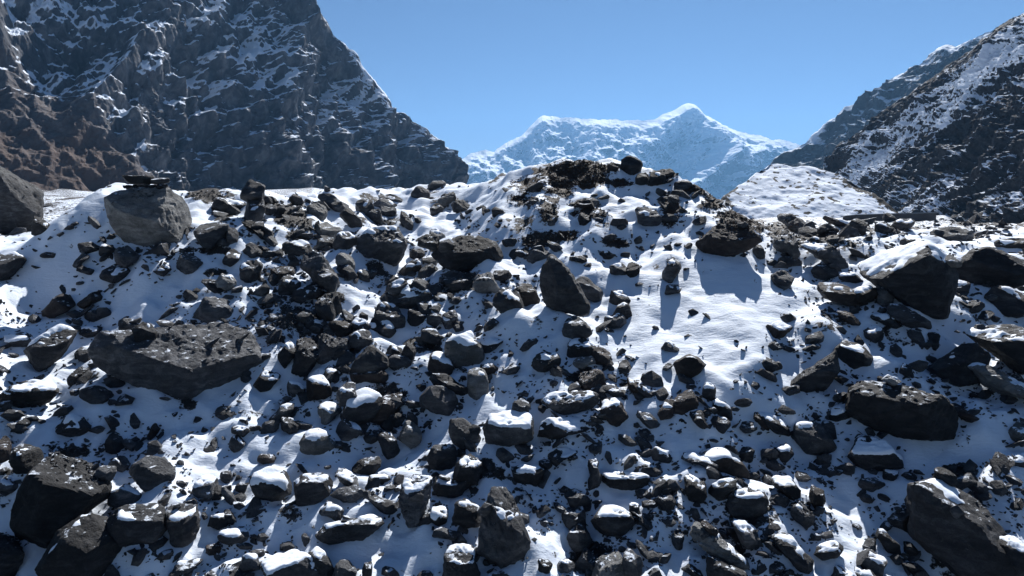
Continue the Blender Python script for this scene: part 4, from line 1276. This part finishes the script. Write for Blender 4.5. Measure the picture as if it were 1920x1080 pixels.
# ------------------------------------------------------------------ the cairn on its block
def small_stone(name, W, D, H, tone, seed, parent=None, loc=(0, 0, 0), rot=0.0, lv=3):
    r = np.random.default_rng(seed)
    dirs, Fc = ico(lv)
    planes = []
    for k in range(11):
        n = r.normal(size=3)
        n /= np.linalg.norm(n)
        s = math.sqrt((n[0] * W) ** 2 + (n[1] * D) ** 2 + (n[2] * H) ** 2) / 2
        planes.append((n, s * r.uniform(0.72, 0.95)))
    for n, s in (((0, 0, 1), H / 2), ((0, 0, -1), H / 2), ((1, 0, 0), W / 2), ((-1, 0, 0), W / 2), ((0, 1, 0), D / 2), ((0, -1, 0), D / 2)):
        planes.append((np.array(n, float), s))
    V = polytope(dirs, (W / 2, D / 2, H / 2), planes, 26)
    V = V + dirs * (0.03 * min(W, D, H) * 2 * fbm(V / (0.3 * W) + seed, 3))[:, None]
    c, s = math.cos(rot), math.sin(rot)
    V = np.stack([V[:, 0] * c - V[:, 1] * s, V[:, 0] * s + V[:, 1] * c, V[:, 2]], axis=1)
    me = mesh_from(name, V, Fc, True, None, 30)
    return obj(name, me, M_ROCK[tone], parent, loc)


cb = BOULDERS[0][0]
cbv = np.array([cb.matrix_basis @ v.co for v in cb.data.vertices])
ctop = cbv[:, 2].max()
near_top = cbv[cbv[:, 2] > ctop - 0.45]
ccx = 0.5 * (near_top[:, 0].min() + near_top[:, 0].max())
ccy = near_top[:, 1].mean()
kk = ccy / F
cairn = bpy.data.objects.new("cairn", None)
COL.objects.link(cairn)
cairn.location = (ccx, ccy, ctop - 0.12)
cairn.empty_display_size = 0.3
tag(cairn, "low cairn of dark flat stones stacked on the huge grey block", "cairn")
px_m = kk
for j, (dx, wd, hh, dz) in enumerate([(-30, 16, 8, 4), (-16, 13, 9, 4), (-2, 18, 9, 4), (14, 20, 9, 4), (32, 22, 10, 5), (4, 11, 8, 10), (-34, 9, 6, 4)]):
    small_stone("stone", wd * px_m, wd * px_m * 0.9, hh * px_m, 'gdgddgd'[j], 500 + j, cairn, (dx * px_m, rr.uniform(-.2, .2), dz * px_m), rr.uniform(0, 3))
small_stone("cap_slab", 66 * px_m, 44 * px_m, 15 * px_m, 'd', 520, cairn, (-10 * px_m, 0, 17 * px_m), 0.1, 4)
small_stone("stone", 34 * px_m, 30 * px_m, 13 * px_m, 'g', 521, cairn, (28 * px_m, 0, 15 * px_m), 0.4)

# ------------------------------------------------------------------ long low shed at the foot of the hill
def box(x0, x1, y0, y1, z0, z1):
    V = [(x, y, z) for z in (z0, z1) for y in (y0, y1) for x in (x0, x1)]
    return np.array(V), np.array([(0, 2, 3, 1), (4, 5, 7, 6), (0, 1, 5, 4), (2, 6, 7, 3), (0, 4, 6, 2), (1, 3, 7, 5)])


def stone_wall_material():
    t = NT("shed_stone")
    c = t.coords()
    br = t.n("ShaderNodeTexBrick")
    br.inputs["Scale"].default_value = 1.6
    br.inputs["Color1"].default_value = (0.050, 0.054, 0.062, 1)
    br.inputs["Color2"].default_value = (0.072, 0.076, 0.086, 1)
    br.inputs["Mortar"].default_value = (0.03, 0.032, 0.036, 1)
    rot = t.n("ShaderNodeMapping")
    rot.inputs["Rotation"].default_value = (math.pi / 2, 0, 0)
    t.l(c, rot.inputs["Vector"])
    t.l(rot.outputs[0], br.inputs["Vector"])
    t.l(br.outputs["Color"], t.b.inputs["Base Color"])
    t.b.inputs["Roughness"].default_value = 0.85
    t.l(t.bump(t.noise(c, 5, 4), 0.6, 0.05), t.b.inputs["Normal"])
    return t.m


def roof_material():
    t = NT("shed_roof")
    c = t.coords()
    w = t.n("ShaderNodeTexWave")
    w.inputs["Scale"].default_value = 4.0
    t.l(c, w.inputs["Vector"])
    t.l(t.mix(t.noise(c, 1.2, 4), (0.10, 0.12, 0.15), (0.16, 0.18, 0.21)), t.b.inputs["Base Color"])
    t.b.inputs["Metallic"].default_value = 0.3
    t.b.inputs["Roughness"].default_value = 0.55
    t.l(t.bump(w.outputs["Fac"], 0.5, 0.03), t.b.inputs["Normal"])
    return t.m


SH_Y = 140.0
d0, d1 = pix_dir(1606, 402), pix_dir(1756, 397.5)
sa = Vector((0, 0, CAMZ)) + d0 * (SH_Y / d0.y)
sb = Vector((0, 0, CAMZ)) + d1 * ((SH_Y + 3.0) / d1.y)
ln = (sb - sa).length
shed = bpy.data.objects.new("long_shed", None)
COL.objects.link(shed)
shed.empty_display_size = 0.5
shed.location = (sa.x, sa.y, 9.6)
shed.rotation_euler = (0, 0, math.atan2(sb.y - sa.y, sb.x - sa.x))
tag(shed, "long low dark flat-roofed shed at the foot of the snowy hill", "shed")
hz0, hz1 = sa.z - 9.6, sb.z - 9.6
V, Fc = box(0, ln, 0, 4.2, -0.6, 0)
V[[4, 6], 2] = hz0 - 0.15
V[[5, 7], 2] = hz1 - 0.15
V[[6, 7], 2] -= 0.36
obj("wall", mesh_from("wall", V, Fc, False), stone_wall_material(), shed)
V, Fc = box(-0.25, ln + 0.25, -0.3, 4.5, 0, 0)
V[[0, 2], 2] = hz0 - 0.138
V[[1, 3], 2] = hz1 - 0.138
V[[4, 6], 2] = hz0
V[[5, 7], 2] = hz1
V[[6, 7], 2] -= 0.35
V[[2, 3], 2] -= 0.35
obj("roof", mesh_from("roof", V, Fc, False), roof_material(), shed)

# ------------------------------------------------------------------ small stones nobody could count, gravel and heath
def stone_protos(n, npts, seed):
    """Sharp-cornered chips: hulls of a handful of points."""
    import bmesh
    out = []
    r = np.random.default_rng(seed)
    for k in range(n):
        dim = np.array([1.0, r.uniform(.55, 1.0), r.uniform(.35, .8)]) * 0.5
        P = r.normal(size=(npts, 3))
        P /= np.linalg.norm(P, axis=1)[:, None]
        P *= r.uniform(0.8, 1.15, (npts, 1)) * dim
        bm = bmesh.new()
        for p in P:
            bm.verts.new(p)
        res = bmesh.ops.convex_hull(bm, input=bm.verts[:])
        bmesh.ops.delete(bm, geom=[e for e in res["geom_interior"] if isinstance(e, bmesh.types.BMVert)], context='VERTS')
        bmesh.ops.triangulate(bm, faces=bm.faces[:])
        bm.verts.index_update()
        V = np.array([v.co[:] for v in bm.verts])
        Fc = np.array([[v.index for v in f.verts] for f in bm.faces])
        bm.free()
        out.append((V, Fc))
    return out


P0 = stone_protos(24, 10, 4)
P1 = stone_protos(24, 15, 5)
P2 = stone_protos(24, 22, 6)


def ground_normal_z(p):
    return p[2]


def scatter(name, pts, mat, label, cat):
    """pts: (location, size, normal) -> one joined mesh."""
    Vs, Fs, base = [], [], 0
    r = np.random.default_rng(len(pts))
    for p, s, nz, fine in pts:
        V, Fc = (P0, P1, P2)[int(fine)][r.integers(0, 24)]
        a = r.uniform(0, 2 * math.pi)
        t = r.normal(0, 0.35, 2)
        c, sn = math.cos(a), math.sin(a)
        R = np.array([[c, -sn, t[0]], [sn, c, t[1]], [-t[0], -t[1], 1]])
        W = (V * s) @ R.T + p + np.array([0, 0, 0.04 * s])
        Vs.append(W)
        Fs.append(Fc + base)
        base += len(W)
    me = mesh_from(name, np.concatenate(Vs), np.concatenate(Fs), False)
    o = obj(name, me, mat)
    tag(o, label, cat, kind="stuff")
    return o


def density(px, py):
    d = 0.55
    sm = float(smooth_face(np.array([px]), np.array([py]))[0])
    d *= max(0.0, 1 - 1.15 * sm)
    d *= 1 - 0.8 * math.exp(-((px - 1190) / 200) ** 2 - ((py - 490) / 150) ** 2)
    d += 0.9 * math.exp(-((px - 640) / 190) ** 2 - ((py - 560) / 150) ** 2)
    d += 0.7 * math.exp(-((px - 1180) / 170) ** 2 - ((py - 790) / 90) ** 2)
    d += 0.9 * math.exp(-((px - 1810) / 130) ** 2 - ((py - 425) / 22) ** 2)
    d += 0.5 * math.exp(-((px - 1560) / 200) ** 2 - ((py - 450) / 40) ** 2)
    d += 0.5 * math.exp(-((px - 1400) / 200) ** 2 - ((py - 960) / 110) ** 2)
    d -= 0.45 * math.exp(-((px - 640) / 120) ** 2 - ((py - 1020) / 80) ** 2)
    d -= 0.40 * math.exp(-((px - 300) / 150) ** 2 - ((py - 780) / 60) ** 2)
    d -= 0.4 * math.exp(-((px - 790) / 90) ** 2 - ((py - 1040) / 60) ** 2)
    return max(0.0, d)


rs = np.random.default_rng(5150)
pts = []
for (l, t, r, b), fl in SMALL:
    hit = cast((l + r) / 2, b - 2)
    if hit is not None and hit[0].y < 130:
        pts.append((np.array(hit[0]), (r - l) * hit[0].y / F, 1.0, 2))
tries = 0
while len(pts) < 7600 and tries < 42000:
    tries += 1
    px = rs.uniform(-150, 2070)
    py = rs.uniform(345, 1120)
    if rs.random() > density(px, py):
        continue
    clump = noise3(np.array([[px / 55.0, py / 40.0, 0.5]]))[0]
    if clump + rs.uniform(-0.3, 0.3) < -0.02:
        continue
    hit = cast(px, py)
    if hit is None or hit[0].y > 190:
        continue
    if hit[2].z < 0.45 or (not hit[3] and rs.random() > 0.10):
        continue
    s = min(4.0 + 6.2 * rs.pareto(2.0), 34.0)
    d = hit[0].y
    pts.append((np.array(hit[0]), s * d / F * 1.15, hit[2].z, 2 if s > 22 else 1 if s > 14 else 0))
scatter("scattered_stones", pts, M_ROCK['g'], "small dark stones scattered over the snow between boulders", "stones")

# dense gravel where the snow has gone
gp = []
for bx, by, rx, ry, st, br in BARE:
    if st < 0.65:
        continue
    if br > 0.6:
        n = int(rx * ry * 0.22)
    else:
        n = int(rx * ry * 0.16)
    for _ in range(n):
        a, q = rs.uniform(0, 2 * math.pi), math.sqrt(rs.uniform(0, 1)) * 1.05
        hit = cast(bx + rx * q * math.cos(a), by + ry * q * math.sin(a))
        if hit is None or hit[0].y > 120 or hit[2].z < 0.3:
            continue
        pv = np.array([hit[0]])
        if bare_at(pv, *project(pv))[0][0] < 0.42:
            continue
        gp.append((pv[0], rs.uniform(2.5, 7.5) * hit[0].y / F, 1.0, 0))
# rubble lying on the rubble-topped giant
for _ in range(170):
    px, py = rs.uniform(78, 195), rs.uniform(832, 905)
    if py > 838 + 0.55 * (px - 78) + 22:
        continue
    hit = cast(px, py)
    if hit is not None and hit[2].z > 0.3:
        gp.append((np.array(hit[0]), rs.uniform(4, 13) * hit[0].y / F, 1.0, 0))
scatter("gravel", gp, M_ROCK['g'], "grey gravel and rubble in snow-free patches of the slope", "gravel")


def heath_material():
    t = NT("heath_leaves")
    c = t.coords()
    t.l(t.ramp(t.noise(c, 3.0, 5, 0.7), [(0.3, (0.035, 0.026, 0.022)), (0.5, (0.085, 0.058, 0.046)), (0.72, (0.15, 0.11, 0.08))]), t.b.inputs["Base Color"])
    t.b.inputs["Roughness"].default_value = 0.9
    t.b.inputs["Specular IOR Level"].default_value = 0.1
    return t.m


tv = []
for bx, by, rx, ry, st, br in BARE:
    if br < 0.3:
        continue
    n = int(rx * ry * 0.9 * min(1, br + .2))
    for _ in range(n):
        a, q = rs.uniform(0, 2 * math.pi), math.sqrt(rs.uniform(0, 1)) * 1.12
        px, py = bx + rx * q * math.cos(a), by + ry * q * math.sin(a)
        if noise3(np.array([[px / 9.0, py / 5.0, 2.5]]))[0] < -0.12 + 0.3 * (q - 0.6):
            continue
        hit = cast(px, py)
        if hit is None or hit[0].y > 100:
            continue
        p = np.array(hit[0])
        s = rs.uniform(1.2, 3.2) * hit[0].y / F
        for k in range(8):
            d = rs.normal(size=3)
            d[2] = abs(d[2]) * 0.8 + 0.15
            d /= np.linalg.norm(d)
            root = p + np.array([rs.normal(0, .35) * s, rs.normal(0, .35) * s, -0.02])
            tip = root + d * s * rs.uniform(.5, 1.1)
            side = np.cross(d, rs.normal(size=3))
            side = side / max(np.linalg.norm(side), 1e-6) * s * 0.22
            m = (root + tip) / 2
            tv.append(np.stack([root, m + side, tip, m - side]))
TV = np.concatenate(tv)
hm = mesh_from("dwarf_heath", TV, np.arange(len(TV)).reshape(-1, 4), False)
tag(obj("dwarf_heath", hm, heath_material()), "matted brown dwarf heath on the windswept crest and hump", "heath", kind="stuff")
